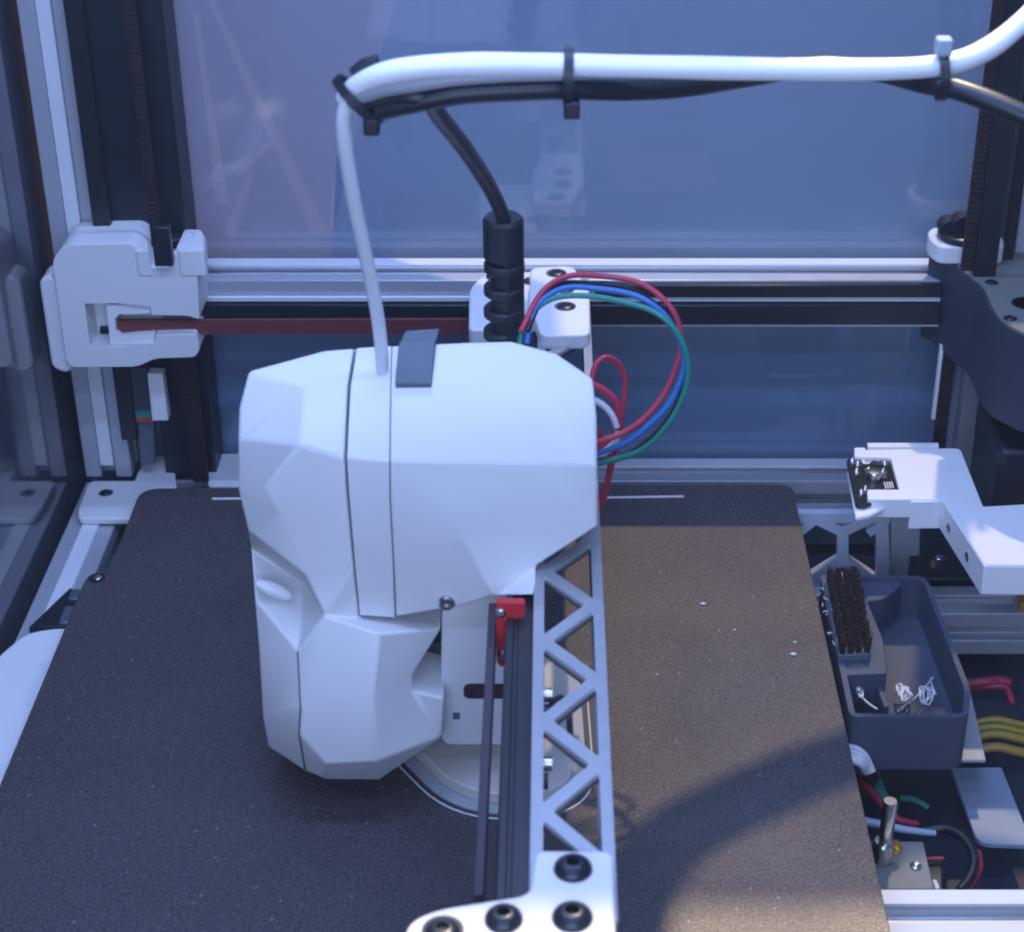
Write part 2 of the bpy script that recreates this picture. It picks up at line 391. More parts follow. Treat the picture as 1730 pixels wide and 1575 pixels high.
for i, (x, y, r) in enumerate(((1340, 1107, .9), (1188, 1022, .9), (1343, 1086, .55), (1241, 1065, .45), (1110, 1140, .4))):
    c = pb(x, y); mb = MB(); bmesh.ops.create_icosphere(mb.bm, subdivisions=2, radius=r)
    for v in mb.bm.verts: v.co = c + Vector((v.co.x * 1.3, v.co.y * .7, v.co.z * .6 + r * .5)) + Vector((random.uniform(-.12, .12) * r, random.uniform(-.1, .1) * r, 0))
    tag(obj('plastic_crumb', mb, CRUMB, smooth=True), lab[i], 'crumb', 'crumbs on the print bed')

# printed part lying on the bed
t = thing('printed_part', 'half finished pale rounded print lying on the bed under the beam', 'printed part', V(855, 1225, z=BZ))
ol = roundpoly([pb(640, 1090), pb(985, 1090), pb(1008, 1375), pb(770, 1392), pb(640, 1260)], [14, 22, 24, 24, 14], 8)
obj('skirt_line', MB().tube([Vector((p.x, p.y, BZ + .2)) for p in ol], .28, 6, closed=True), WHITE2, t)
obj('brim', MB().prism(inset2d(ol, 2.2), BZ, BZ + .5), BRIM, t)
obj('body', MB().prism(inset2d(ol, 6.5), BZ + .5, BZ + 5), PRINT, t, bevel=.5)

# ------------------------------------------------------------------ truss beam
BX0, BX1, BTZ, BBZ = -4.8, 15.2, 117.0, 97.0
t = thing('truss_beam', 'silver truss beam with triangular cut-outs running towards the viewer', 'beam', (5, 480, 97))
def truss(z0, z1, hw):
    pitch, Y0, fl = 35.8, 301.4, 3.0
    xl, xr = BX0 + fl, BX1 - fl; dx, dy = xr - xl, pitch / 2; L_ = math.hypot(dx, dy); g_, a_ = hw * L_ / dx, hw * L_ / dy; holes = []
    k = 0
    while Y0 + (k + 1) * pitch < 655:
        yl = Y0 + k * pitch
        holes.append(roundpoly([(xl, yl + g_, 0), (xl, yl + pitch - g_, 0), (xr - a_, yl + dy, 0)], 1.1, 4))
        holes.append(roundpoly([(xr, yl + dy + g_, 0), (xr, yl + dy + pitch - g_, 0), (xl + a_, yl + pitch, 0)], 1.1, 4))
        k += 1
    return holed_plate([(BX0, 300, 0), (BX1, 300, 0), (BX1, 662, 0), (BX0, 662, 0)], holes, z0, z1)
obj('top_truss', truss(BTZ - 3, BTZ, 1.85), TRUSS, t)
obj('bottom_flange', MB().box(BX0, BX0 + 3, 300, 662, BBZ, BBZ + 2), TRUSS, t)
obj('bottom_flange', MB().box(BX1 - 3, BX1, 300, 662, BBZ, BBZ + 2), TRUSS, t)
obj('side_wall', MB().box(BX0 + .05, BX0 + 1.6, 300, 661.9, BBZ + 2.02, BTZ - 3.02), TRUSS, t)
obj('side_wall', MB().box(BX1 - 1.6, BX1 - .05, 300, 661.9, BBZ + 2.02, BTZ - 3.02), TRUSS, t)
obj('linear_rail', MB().loft([(x, 300, z) for x, z in ((-4.9, 101), (-4.9, 113), (-9.0, 113), (-9.3, 112.2), (-10.3, 112.2), (-10.6, 113), (-12.4, 113), (-12.9, 111.5), (-11.6, 107), (-12.9, 102.5), (-12.4, 101))],
                             [(x, 650, z) for x, z in ((-4.9, 101), (-4.9, 113), (-9.0, 113), (-9.3, 112.2), (-10.3, 112.2), (-10.6, 113), (-12.4, 113), (-12.9, 111.5), (-11.6, 107), (-12.9, 102.5), (-12.4, 101))]), RAIL, t)
for py in (1165, 1280):
    p = V(919, py, z=110)
    obj('clamp_screw', MB().cyl((BX0 + 1.7, p.y, 108), (BX0 + 5.2, p.y, 108), 2.0, 16), STEEL, t, smooth=True)
    obj('screw_washer', MB().cyl((BX0 + 1.65, p.y - 2.8, 104.5), (BX0 + 4.2, p.y - 2.8, 104.5), 2.2, 16), SCREW, t, smooth=True)
p = V(960, 1185, z=112)
obj('cable_clip', MB().tube(spline([(p.x - 5, p.y + 1, 103), (p.x - 4.5, p.y + 5, 107), (p.x - 2, p.y + 7, 108), (p.x, p.y + 4, 107), (p.x + .6, p.y - 4, 103)], 6), .9, 8), BLACK, t, smooth=True)

# screw helper: domed black button head with a socket
def screw(parent, c, r, h=2.6, m=SCREW):
    o = obj('screw', MB().lathe(c, (0, 0, 1), [(r, -.3), (r, .25), (r * .93, h * .42), (r * .72, h * .78), (r * .50, h), (r * .38, h), (r * .34, h * .3)]), m, parent, smooth=True)
    return o
def hole(parent, c, r, depth_m=BLACK):
    return obj('hole_disc', MB().lathe(c, (0, 0, 1), [(r, -.2), (r, .10), (r * .93, .12), (.2, .12)]), depth_m, parent, smooth=True)  # flat disc, shade of the recess is put into its colour

# front joint (bottom centre)
JZ = 122.0
pj = lambda x, y: V(x, y, z=JZ)
t = thing('gantry_joint', 'white plate joint with black button screws at the bottom centre', 'gantry joint', V(960, 1500, z=96))
jo = roundpoly([pj(905, 1436), pj(1036, 1437), pj(1046, 1760), pj(640, 1760), pj(690, 1556), pj(740, 1535), pj(880, 1513), pj(896, 1503)], [2.4, 2.4, 0, 0, 8, 8, 4, 2], 6)
obj('plate', MB().prism(jo, JZ - 22, JZ), WHITE, t, bevel=.8, seg=3)
for x, y, r in ((968, 1469, 4.5), (967, 1551, 4.6), (851, 1554, 4.3)): screw(t, pj(x, y), r)
hole(t, pj(748, 1573), 4.7); screw(t, pj(748, 1574), 3.9, 1.5)

# rear joint (behind the toolhead)
RZ = 121.5
pr = lambda x, y: V(x, y, z=RZ)
t = thing('gantry_joint', 'white screw-down joint clamping the far end of the truss beam', 'gantry joint', V(940, 510, z=96))
ro = roundpoly([pr(896, 452), pr(968, 448), pr(996, 492), pr(997, 566), pr(913, 567), pr(905, 540), pr(893, 520)], [4, 5, 4, 4, 4, 2, 2], 5)
obj('plate', MB().prism(ro, RZ - 6, RZ), WHITE, t, bevel=.8, seg=3)
lo = roundpoly([V(792, 565, z=112), V(793, 492, z=112), V(822, 468, z=112), V(905, 466, z=112), V(905, 565, z=112)], [3, 8, 6, 0, 0], 6)
obj('body', MB().prism(lo, 86, 114), WHITE, t, bevel=1.0, seg=3)
for x, y in ((940, 462), (953, 489), (955, 518)):
    hole(t, pr(x, y) + Vector((0, 0, .15)), 4.1, SLATE)
    obj('screw', MB().lathe(pr(x + 1, y + 1), (0, 0, 1), [(3.4, -.3), (3.4, .35), (2.6, .9), (1.5, 1.0), (1.2, .5)]), SCREW, t, smooth=True)
for x, y in ((895, 476), (832, 468)):
    c = V(x, y, z=114.2)
    obj('screw', MB().lathe(c, (0, 0, 1), [(2.6, -.2), (2.6, .6), (1.6, 1.4), (1, 1.0)]), SCREW, t, smooth=True)

# ------------------------------------------------------------------ left joint housing
HY = 646.0
ph = lambda x, y, yy=HY: V(x, y, y=yy)
t = thing('belt_tensioner', 'rounded white belt tensioner housing on the left frame post', 'belt tensioner', V(215, 630, y=HY))
body = roundpoly([ph(88, 440), ph(108, 414), ph(222, 411), ph(240, 424), ph(256, 452), ph(291, 453), ph(293, 428), ph(321, 427), ph(332, 445), ph(337, 540), ph(316, 534), ph(255, 533), ph(254, 519), ph(195, 513), ph(143, 514),
                  ph(152, 587), ph(215, 586), ph(222, 581), ph(262, 580), ph(262, 566), ph(330, 564), ph(338, 590), ph(330, 604), ph(262, 606), ph(232, 620), ph(122, 621), ph(112, 610)],
                 [3, 5, 3, 3, 1, .5, .5, 1.5, 2, 1, 1, .6, .6, .4, .4, .4, .4, .4, .5, .5, 1.5, 3, 2, 3, 3, 2, 3], 5)
obj('housing', MB().wall(body, HY, HY + 24), WHITE, t, bevel=1.3, seg=3)
inner = roundpoly([ph(178, 517), ph(252, 519), ph(253, 533), ph(224, 534), ph(200, 534), ph(193, 541), ph(194, 564), ph(203, 571), ph(230, 568), ph(260, 566), ph(260, 580), ph(215, 585), ph(185, 586)], .5, 3)
obj('pulley_slider', MB().wall(inner, HY + 1.5, HY + 14), WHITE2, t, bevel=.5)
obj('pocket_back', MB().wall([ph(140, 510), ph(262, 512), ph(266, 592), ph(148, 592)], HY + 14.2, HY + 17), WHITE2, t)
sp_ = roundpoly([ph(62, 480), ph(80, 470), ph(90, 480), ph(121, 630), ph(108, 637), ph(84, 628)], 3, 4)
obj('side_plate', MB().wall(sp_, HY + 3, HY + 16), WHITE, t, bevel=1.2, seg=3)
obj('adjuster', MB().wall(roundpoly([ph(88, 452), ph(100, 452), ph(130, 600), ph(122, 625), ph(112, 622)], 2, 4), HY + 1, HY + 18), WHITE, t, bevel=1.0, seg=3)
obj('idler_pin', MB().wall([ph(157, 576), ph(178, 576), ph(179, 580), ph(158, 580)], HY + 12, HY + 14.1), SCREW, t)
obj('idler_pin', MB().wall([ph(157, 582), ph(179, 582), ph(180, 586), ph(158, 586)], HY + 12, HY + 14.1), SCREW, t)
pc = lambda x, y: V(x, y, z=134)
obj('clamp_wing', MB().prism(roundpoly([pc(226, 425), pc(236, 398), pc(250, 387), pc(256, 390), pc(246, 402), pc(252, 425)], [2, 2, 1, .4, 2, 1], 5), 124, 134), WHITE, t, bevel=.7, seg=3)
obj('clamp_wing', MB().prism(roundpoly([pc(312, 388), pc(341, 390), pc(346, 425), pc(300, 425), pc(300, 413), pc(322, 411), pc(330, 400), pc(326, 392)], [1, 3, 2, 1, 1, 2, 2, 1], 5), 124, 134), WHITE, t, bevel=.7, seg=3)
c = V(288, 402, z=129)
obj('thumb_wheel', MB().lathe(c, (0, 0, 1), [(8.6, 0), (8.6, 2.0), (7.8, 2.6), (3, 2.6)]), SCREW, t, smooth=True)

# red belt from the tensioner to the rear joint
rb = [V(197, 541, y=651), V(790, 539, y=651), V(790, 562, y=651), V(197, 565, y=651)]
tag(obj('drive_belt', MB().wall(rb, 650.4, 652), REDB), 'flat dull red drive belt stretched from the tensioner along the back', 'belt')

# left belt column
t = thing('column_cover', 'wide black vertical cover right of the left silver post', 'column cover', (-160, 682, 60))
obj('cover', MB().box(-178, -145.5, 670, 692, 113, 520), BLACK, t, bevel=1)
obj('rail', MB().box(-181, -174, 664.5, 669.8, 40, 520), RAIL, t, bevel=.6)
obj('lower_cover', MB().box(-166, -144, 672, 692, 16.6, 92), BLACK, t, bevel=1)
def toothed(x0, x1, y0, y1, z0, z1, pitch=2.0):
    mb = MB().box(x0, x1, y0, y1, z0, z1); z = z0 + 1
    while z < z1 - 1: mb.box(x0 + .1, x1 - .1, y0 - .75, y0 + .01, z, z + pitch * .5); z += pitch
    return mb
t = thing('vertical_belt', 'dark maroon toothed belt hanging in front of the left black cover', 'belt', (-152, 657, 20))
obj('belt', toothed(-157, -152.8, 658, 659.4, 112, 520), MAROON, t)
a, b = V(254, 388, y=641), V(292, 451, y=641)
obj('clamp', MB().box(a.x, b.x, 641, 645.5, b.z, a.z + 1), BLACK, t, bevel=.6)
obj('lower_belt', toothed(-152.5, -146, 664, 665.4, 20, 92), MAROON, t)

# small parts under the tensioner
p0, p1 = V(252, 628, y=664), V(283, 708, y=664)
tag(obj('white_spacer', MB().wall([V(250, 628, y=664), V(276, 628, y=664), V(286, 708, y=664), V(258, 708, y=664)], 662, 668), WHITE2, bevel=.6), 'short white upright strip under the tensioner beside the black cover', 'spacer')
t = thing('end_stop', 'dark block with a green and red edge below the tensioner', 'end stop', V(240, 710, y=668))
obj('block', MB().wall([V(208, 622, y=666), V(249, 622, y=666), V(258, 694, y=666), V(222, 694, y=666)], 666, 671), FANGREY, t)
obj('green_edge', MB().wall([V(222, 694, y=666), V(258, 694, y=666), V(259, 706, y=666), V(224, 706, y=666)], 665.6, 671), W_GREEN, t)
obj('red_edge', MB().wall([V(225, 707, y=666), V(259, 707, y=666), V(260, 712, y=666), V(226, 712, y=666)], 665.6, 671), REDP, t)
obj('lower_guide', MB().wall([V(228, 712, y=668), V(259, 712, y=668), V(262, 785, y=668), V(238, 785, y=668)], 668, 671), SLATE, t, bevel=.5)

# corner foot at the left
FZ = 20.0
pf = lambda x, y: V(x, y, z=FZ)
t = thing('corner_bracket', 'flat white corner bracket with one black screw at the foot of the left post', 'bracket', V(200, 830, z=16))
obj('plate', MB().prism(roundpoly([pf(150, 812), pf(228, 812), pf(232, 797), pf(258, 770), pf(292, 768), pf(299, 824), pf(256, 826), pf(246, 836), pf(226, 876), pf(132, 876), pf(131, 862)], [4, 1, 2, 3, 1, 2, 4, 4, 2, 3, 3], 5), FZ - 3, FZ), WHITE, t, bevel=.6)
hole(t, pf(179, 833), 3.1, SLATE); screw(t, pf(179, 833) + Vector((0, 0, -.2)), 2.5, 1.3)
tag(obj('rail_cap', MB().prism(roundpoly([pf(346, 775), pf(352, 767), pf(420, 767), pf(420, 822), pf(352, 822)], 2, 4), FZ - 3.2, FZ + .3), WHITE, bevel=.6), 'small white cap on the back frame rail beside the toolhead', 'cap')

# white tray at lower left and clip
LZ = 20.0
pl = lambda x, y: V(x, y, z=LZ)
t = thing('side_tray', 'white rounded plastic tray peeking out left of the bed', 'tray', V(40, 1180, z=8))
lt_ = roundpoly([pl(150, 1060), pl(92, 1060), pl(42, 1069), pl(-30, 1130), pl(-75, 1320), pl(-140, 1500), pl(60, 1500)], [0, 10, 14, 18, 0, 0, 0], 6)
obj('tray', MB().prism(lt_, 4, LZ), WHITE2, t, bevel=1.2, seg=3)
lw = [pl(70, 1120), pl(85, 1117), pl(50, 1195), pl(42, 1190)]
obj('recess', MB().prism(lw, LZ - .5, LZ + .3), ALUB, t)
t = thing('bed_clip', 'black triangular clip with grey steel tabs at the left bed edge', 'clip', V(95, 1030, z=14))
obj('bracket', MB().prism([V(118, 993, z=19), V(140, 1000, z=19), V(112, 1058, z=19), V(48, 1060, z=19)], 8, 19), BLACK, t, bevel=.4)
obj('tab', MB().prism([V(121, 995, z=20), V(140, 995, z=20), V(132, 1012, z=20), V(115, 1012, z=20)], 17, 20), CLIP, t, bevel=.4)
obj('tab', MB().prism([V(110, 1024, z=20), V(126, 1024, z=20), V(114, 1052, z=20), V(99, 1052, z=20)], 17, 20), CLIP, t, bevel=.4)

# ------------------------------------------------------------------ right drive mount
MZ = 122.0
pm = lambda x, y: V(x, y, z=MZ)
t = thing('motor_mount', 'dark grey printed drive mount with screws at the right edge', 'motor mount', V(1690, 600, z=78))
mo = roundpoly([pm(1567, 424), pm(1600, 438), pm(1631, 466), pm(1658, 487), pm(1672, 522), pm(1690, 548), pm(1740, 572), pm(1800, 590), pm(1800, 425)], [2, 3, 3, 5, 5, 5, 3, 0, 0], 5)
obj('block', MB().prism(mo, 84, MZ), DGREY, t, bevel=.6)
obj('lit_top_skin', MB().prism(inset2d(mo, 1.0), MZ - .4, MZ + .5), OLIVE, t, bevel=.3)  # lighter skin on the block, its lit top put into the colour
lo2 = roundpoly([V(1578, 545, z=80), V(1640, 590, z=80), V(1660, 650, z=80), V(1700, 682, z=80), V(1800, 705, z=80), V(1800, 560, z=80), V(1700, 520, z=80), V(1600, 520, z=80)], 4, 4)
obj('lower_flange', MB().prism(lo2, 72, 84), DGREY, t, bevel=.8)
obj('web', MB().prism([V(1700, 610, z=96), V(1800, 640, z=96), V(1800, 560, z=96), V(1700, 560, z=96)], 84, 97), DGREY, t, bevel=.5)
for x, y in ((1675, 480), (1706, 541)):
    hole(t, pm(x, y) + Vector((0, 0, .5)), 3.6, OLIVE); screw(t, pm(x, y) + Vector((0, 0, .5)), 2.6, .9)
obj('shaft_hole', MB().lathe(pm(1735, 515) + Vector((0, 0, .4)), (0, 0, 1), [(6.0, 0), (6.0, .25), (5.2, .3), (5.0, .1)]), BLACK, t, smooth=True)
t = thing('drive_motor', 'black stepper motor hanging below the right drive mount', 'motor', V(1700, 840, z=10))
obj('case', MB().box(172, 214, 600, 642, 16, 71.5), BLACK, t, bevel=2.5, seg=3)
t = thing('mount_cap', 'white rounded cap with a black thumb wheel on the right drive mount', 'cap', V(1630, 410, z=114))
kz = 130.0
ko = roundpoly([V(1567, 392, z=kz), V(1575, 384, z=kz), V(1678, 384, z=kz), V(1697, 406, z=kz), V(1696, 418, z=kz), V(1588, 418, z=kz), V(1571, 405, z=kz)], [2, 2, 3, 3, 2, 3, 3], 5)
obj('cap', MB().prism(ko, kz - 7.3, kz), WHITE, t, bevel=.8, seg=3)
obj('thumb_wheel', MB().lathe(V(1632, 400, z=kz + .1), (0, 0, 1), [(11.5, 0), (11.5, 2.0), (10.6, 2.6), (3, 2.8)]), SCREW, t, smooth=True)
for dx, dy, dz, r in ((-8, 3, 7, 4.0), (-3, 1, 8.5, 5.0), (2, 2, 6.5, 4.5)):
    c = V(1620, 398, z=kz) + Vector((dx + 3, dy - 4, dz - 3))
    obj('belt_fold', MB().cyl(c + Vector((0, -3, 0)), c + Vector((0, 4, 0)), r, 14), BLACK, t, bevel=.5)
t = thing('vertical_belt', 'maroon and black toothed belt hanging down to the right drive mount', 'belt', (168, 660, 115))
tz = 640
obj('toothed_side', toothed(160.6, 165.6, 649.5, 651, 124, 236), MAROON, t)
obj('plain_side', MB().box(165.2, 173.8, 647, 648.8, 122.7, 236), BLACK, t)
tag(obj('vertical_belt', toothed(160.5, 165.5, 660, 662, 20, 90), MAROON), 'maroon toothed belt section below the right drive mount', 'belt')
tag(obj('label_strip', MB().box(159.0, 160.3, 661, 663, 52, 86), WHITE2), 'narrow pale strip beside the belt under the right mount', 'strip')

# ------------------------------------------------------------------ probe arm and switch board
AZ = 60.0
pa = lambda x, y: V(x, y, z=AZ)
t = thing('probe_arm', 'cranked white arm holding a small black circuit board at right', 'arm', V(1640, 900, z=40))
ao = [pa(1443, 756), pa(1461, 756), pa(1463, 760), pa(1622, 757), pa(1661, 856), pa(1800, 848), pa(1800, 956), pa(1664, 954), pa(1593, 844), pa(1466, 844), pa(1465, 827), pa(1519, 827), pa(1505, 774), pa(1444, 772)]
obj('arm', MB().prism(roundpoly(ao, [1, 1, .3, 3, 1, 0, 0, 2, 4, 1, 1, .5, .5, 1], 4), AZ - 8, AZ), WHITE2, t, bevel=.5)
obj('upper_lip', MB().prism([pa(1465, 751), pa(1585, 751), pa(1586, 757), pa(1466, 758)], AZ - 4, AZ + .8), WHITE2, t, bevel=.2)
lo3 = [pa(1540, 846), pa(1594, 845), pa(1664, 954.5), pa(1800, 956.5), pa(1800, 866), pa(1657, 872), pa(1612, 780), pa(1560, 780)]
obj('rib', MB().prism(inset2d(lo3, -.25), AZ - 12.5, AZ - .5), WHITE2, t, bevel=.3)
for x, y in ((1613, 905), (1646, 950)):
    A_, B_ = pa(1594, 845), pa(1664, 954.5); d_ = (B_ - A_).normalized(); nrm = Vector((d_.y, -d_.x, 0)); nrm = nrm if nrm.x < 0 else -nrm
    a = A_ + d_ * (B_ - A_).length * (y - 885) / 100 + Vector((0, 0, -6.5)) + nrm * .3
    obj('set_screw', MB().lathe(a - nrm, nrm, [(1.9, 0), (1.9, 1.2), (1.2, 1.5), (.8, 1.0)], 18), STEEL, t, smooth=True)
obj('board_shelf', MB().prism([pa(1432, 782), pa(1505, 776), pa(1520, 832), pa(1470, 858), pa(1447, 862)], AZ - 5.5, AZ - 3.2), WHITE2, t, bevel=.8)
t = thing('switch_board', 'small black circuit board with silver solder joints on the white arm', 'circuit board', V(1473, 812, z=AZ - 3))
bo = roundpoly([V(1429, 774, z=AZ - 1.4), V(1501, 769, z=AZ - 1.4), V(1519, 829, z=AZ - 1.4), V(1460, 855, z=AZ - 1.4), V(1446, 853, z=AZ - 1.4)], [3, 3, 1, 3, 2], 5)
obj('board', MB().prism(bo, AZ - 3, AZ - 1.4), PCB, t, bevel=.2)
bzz = AZ - 1.4
for x, y, r in ((1440, 779, 1.6), (1449, 785, 1.5), (1447, 798, 1.5), (1484, 776, 1.6), (1495, 783, 1.4), (1467, 795, 1.6), (1492, 798, 1.6), (1455, 832, 1.4), (1462, 826, 1.3)):
    obj('solder_joint', MB().lathe(V(x, y, z=bzz), (0, 0, 1), [(r, 0), (r * .8, .6), (r * .4, 1.3), (.15, 1.5)], 14), STEEL, t, smooth=True)
c = V(1476, 808, z=bzz)
obj('button_can', MB().lathe(c, (0, 0, 1), [(3.1, 0), (3.1, 2.6), (2.7, 3.2), (1.2, 3.4)]), STEEL, t, smooth=True)
hx = [(1455, 779), (1460, 775), (1468, 774), (1473, 778), (1468, 784), (1459, 784)]
obj('hexagon_mark', MB().prism([V(x, y, z=bzz) for x, y in hx], bzz - .1, bzz + .08), CRUMB, t)
for k in range(2):
    obj('slash_mark', MB().prism([V(x + k * 4, y, z=bzz) for x, y in ((1461, 781.5), (1463, 781.5), (1466, 777), (1464, 777))], bzz, bzz + .16), PCB, t)
for k in range(4):
    x = 1493 + k * 4
    obj('printed_bar', MB().prism([V(x, 815 - k * .4, z=bzz), V(x + 2, 815 - k * .4, z=bzz), V(x + 5, 826 - k * .5, z=bzz), V(x + 3, 826 - k * .5, z=bzz)], bzz - .1, bzz + .08), CRUMB, t)
obj('resistor', MB().prism([V(1488, 803, z=bzz), V(1496, 803, z=bzz), V(1498, 811, z=bzz), V(1490, 811, z=bzz)], bzz, bzz + .9), STEEL, t)

# ------------------------------------------------------------------ hex grille and covers behind the tray
GY = 630.0
t = thing('hex_grille', 'blue grey hexagon grille standing between the bed and the back rail', 'grille', V(1430, 975, y=GY))
g = lambda x, y: V(x, y, y=GY)
bars = [((1340, 876), (1500, 876), 2.2), ((1490, 868), (1492, 985), 2.6), ((1378, 878), (1424, 900), 2.1), ((1470, 878), (1424, 900), 2.1), ((1424, 898), (1424, 950), 2.3), ((1424, 948), (1380, 975), 2.2), ((1424, 948), (1470, 978), 2.2),
        ((1378, 878), (1350, 900), 2.0), ((1470, 900), (1490, 888), 1.8), ((1345, 985), (1500, 985), 2.4)]
for i, (a, b, hw) in enumerate(bars):
    A, B = g(*a), g(*b); d = (B - A).normalized(); n = Vector((-d.z, 0, d.x)) * hw
    obj('bar', MB().wall([A - n - d * hw * .5, B - n + d * hw * .5, B + n + d * hw * .5, A + n - d * hw * .5], GY - i * .03, GY + 4 + i * .03), GRILLE, t)
tag(obj('wire_cover', MB().wall([V(1506, 872, y=634), V(1556, 872, y=634), V(1552, 985, y=634), V(1504, 985, y=634)], 634, 640), BRIM, bevel=.8), 'smoky upright cover plate right of the hexagon grille', 'cover')
t = thing('terminal_block', 'dark terminal block with one small screw behind the tray', 'terminal block', V(1600, 985, z=-30))
obj('block', MB().box(150, 190, 617, 648, -31, 2), BLACK, t, bevel=1)
obj('screw', MB().lathe(V(1588, 944, z=2.2), (0, 0, 1), [(2, 0), (2, .6), (1.2, 1.1)]), STEEL, t, smooth=True)

# ------------------------------------------------------------------ scrap tray with brush
TZ = 30.0
pt = lambda x, y, z=TZ: V(x, y, z=z)
t = thing('scrap_tray', 'slate grey printed tray with a deep bin beside the bed', 'tray', V(1530, 1200, z=10))
outer = roundpoly([pt(1386, 972), pt(1565, 973), pt(1640, 1165), pt(1636, 1212), pt(1436, 1212)], [2, 6, 4, 4, 4], 6)
inn = inset2d(outer, 2.0)
obj('wall', MB().ring(outer, inn, 8, TZ), TRAYM, t, bevel=.4)
obj('bottom', MB().prism(inset2d(outer, .6), 7, 13), TRAYM, t)
dock = [pt(1390, 976), pt(1530, 978), pt(1494, 1008), pt(1466, 1011), pt(1493, 1076), pt(1500, 1130), pt(1422, 1132)]
obj('brush_dock', MB().prism(roundpoly(dock, [0, 4, 3, 1, 2, 1, 0], 4), 9, TZ - 1.2), TRAYM, t, bevel=.4)
obj('cross_wall', MB().prism([pt(1421, 1128), pt(1497, 1126), pt(1499, 1136), pt(1424, 1139)], 9, TZ - .5), TRAYM, t, bevel=.3)
obj('divider', MB().prism([pt(1484, 1136), pt(1494, 1136), pt(1505, 1170), pt(1496, 1170)], 9, TZ - 6), TRAYM, t, bevel=.3)
obj('support_foot', MB().prism([V(1638, 1160, z=4), V(1666, 1284, z=4), V(1612, 1284, z=4), V(1604, 1200, z=4)], 2.5, 4), BRIM, t, bevel=.5)

t = thing('nozzle_brush', 'dark brown bristle brush standing in the scrap tray', 'brush', V(1430, 1050, z=TZ - 1))
q = [V(1392, 985, z=TZ), V(1448, 983, z=TZ), V(1472, 1112, z=TZ), V(1416, 1114, z=TZ)]
obj('brush_base', MB().prism(roundpoly(q, 1, 3), TZ - 1.2, TZ + 1.5), SLATE, t, bevel=.3)
mb = MB()
for i in range(14):
    for j in range(4):
        u, v = (j + .5) / 4, (i + .5) / 14
        c = q[0] * (1 - u) * (1 - v) + q[1] * u * (1 - v) + q[2] * u * v + q[3] * (1 - u) * v
        for k in range(22):
            a = random.uniform(0, 6.28); rr = random.uniform(0, .95); b = c + Vector((math.cos(a) * rr, math.sin(a) * rr, 1.4))
            tip = b + Vector((math.cos(a) * rr * .8 + random.uniform(-.5, .5), math.sin(a) * rr * .8 + random.uniform(-.5, .5), random.uniform(5.0, 6.8)))
            mb.tube([b, tip], lambda s_: .27 - .08 * s_, 3)
kind(obj('bristles', mb, BRIS, t), 'stuff')
mb = MB()
for k in range(8):
    v = random.random(); a = q[0].lerp(q[3], v) + Vector((random.uniform(-2.6, -.2), 0, random.uniform(.5, 3)))
    mb.tube(spline([a, a + Vector((random.uniform(-1, 1), random.uniform(-1.5, 1.5), random.uniform(.3, 1.4))), a + Vector((random.uniform(-1.6, 1.6), random.uniform(-2.4, 2.4), random.uniform(-.6, 1)))], 3), .15, 4)
kind(obj('lint', mb, CRUMB, t), 'stuff')

def path(pts, **kw):
    """pixel way-points plus a depth each -> smooth 3D path"""
    return spline([V(p[0], p[1], **{kw['ax']: p[2]}) for p in pts], 8)
def wire(name, pts, r, m, label, cat, group=None, ax='z', sides=10):
    o = obj(name, MB().tube(path(pts, ax=ax), r, sides), m, smooth=True)
    return tag(o, label, cat, group)
SCR = 'filament scraps in the tray'
def tangle(cx, cy, z, n, ext, r, m, label, tail):
    pts = []
    for k in range(n):
        a = k * 1.75 + random.uniform(-.8, .8)
        pts.append(V(cx + math.cos(a) * ext[0] * random.uniform(.5, 1.1) + k * ext[2], cy + math.sin(a) * ext[1] * random.uniform(.5, 1.1) + k * ext[3], z=z + random.uniform(0, 4)))
    pts += [V(x, y, z=zz) for x, y, zz in tail]
    tag(obj('filament_scrap', MB().tube(spline(pts, 6), r, 7), m, smooth=True), label, 'filament scrap', SCR)
tangle(1443, 1142, 22, 18, (5, 10, .75, 2.1), .36, CRUMB, 'knotted white filament scrap in the small front compartment', [(1462, 1184, 24), (1472, 1192, 26), (1482, 1198, 27)])
tangle(1520, 1164, 18, 19, (12, 12, .7, .7), .40, CRUMB, 'coiled white filament scrap lying on the bin floor', [(1535, 1185, 14), (1525, 1198, 14)])
tangle(1560, 1172, 19, 19, (13, 17, .5, .3), .24, BLUEG, 'thin wispy bluish filament curl at the bin front', [(1572, 1150, 20), (1575, 1147, 20), (1545, 1180, 18), (1516, 1202, 18)])

# ------------------------------------------------------------------ lower right: wiring, pin, plates
tag(obj('cover_plate', MB().prism(roundpoly([V(1607, 1297, z=-14), V(1692, 1296, z=-14), V(1745, 1428, z=-14), V(1652, 1425, z=-14)], [1, 1, 2, 5], 6), -16, -14), mat('blue_grey_plate', (.27, .33, .42), .5), bevel=.3), 'pale blue flat plate with one rounded corner at lower right', 'plate')
t = thing('pin_bracket', 'dark olive bracket plate carrying the steel pin beside the bed', 'bracket', V(1520, 1480, z=-10))
obj('plate', MB().prism([V(1470, 1420, z=-2), V(1560, 1422, z=-2), V(1578, 1502, z=-2), V(1475, 1502, z=-2)], -6, -2), OLIVE, t, bevel=.4)
obj('screw', MB().lathe(V(1547, 1464, z=-1.9), (0, 0, 1), [(1.9, 0), (1.9, .5), (1.3, 1.0), (.5, .6)]), STEEL, t, smooth=True)
t = thing('endstop_pin', 'upright polished steel pin in a brass sleeve beside the bed edge', 'pin', V(1490, 1465, z=-2))
c = V(1489, 1455, z=-2)
obj('sleeve', MB().lathe(c, (0, 0, 1), [(3.6, 0), (3.6, 8), (2.9, 8.8)]), STEEL, t, smooth=True)
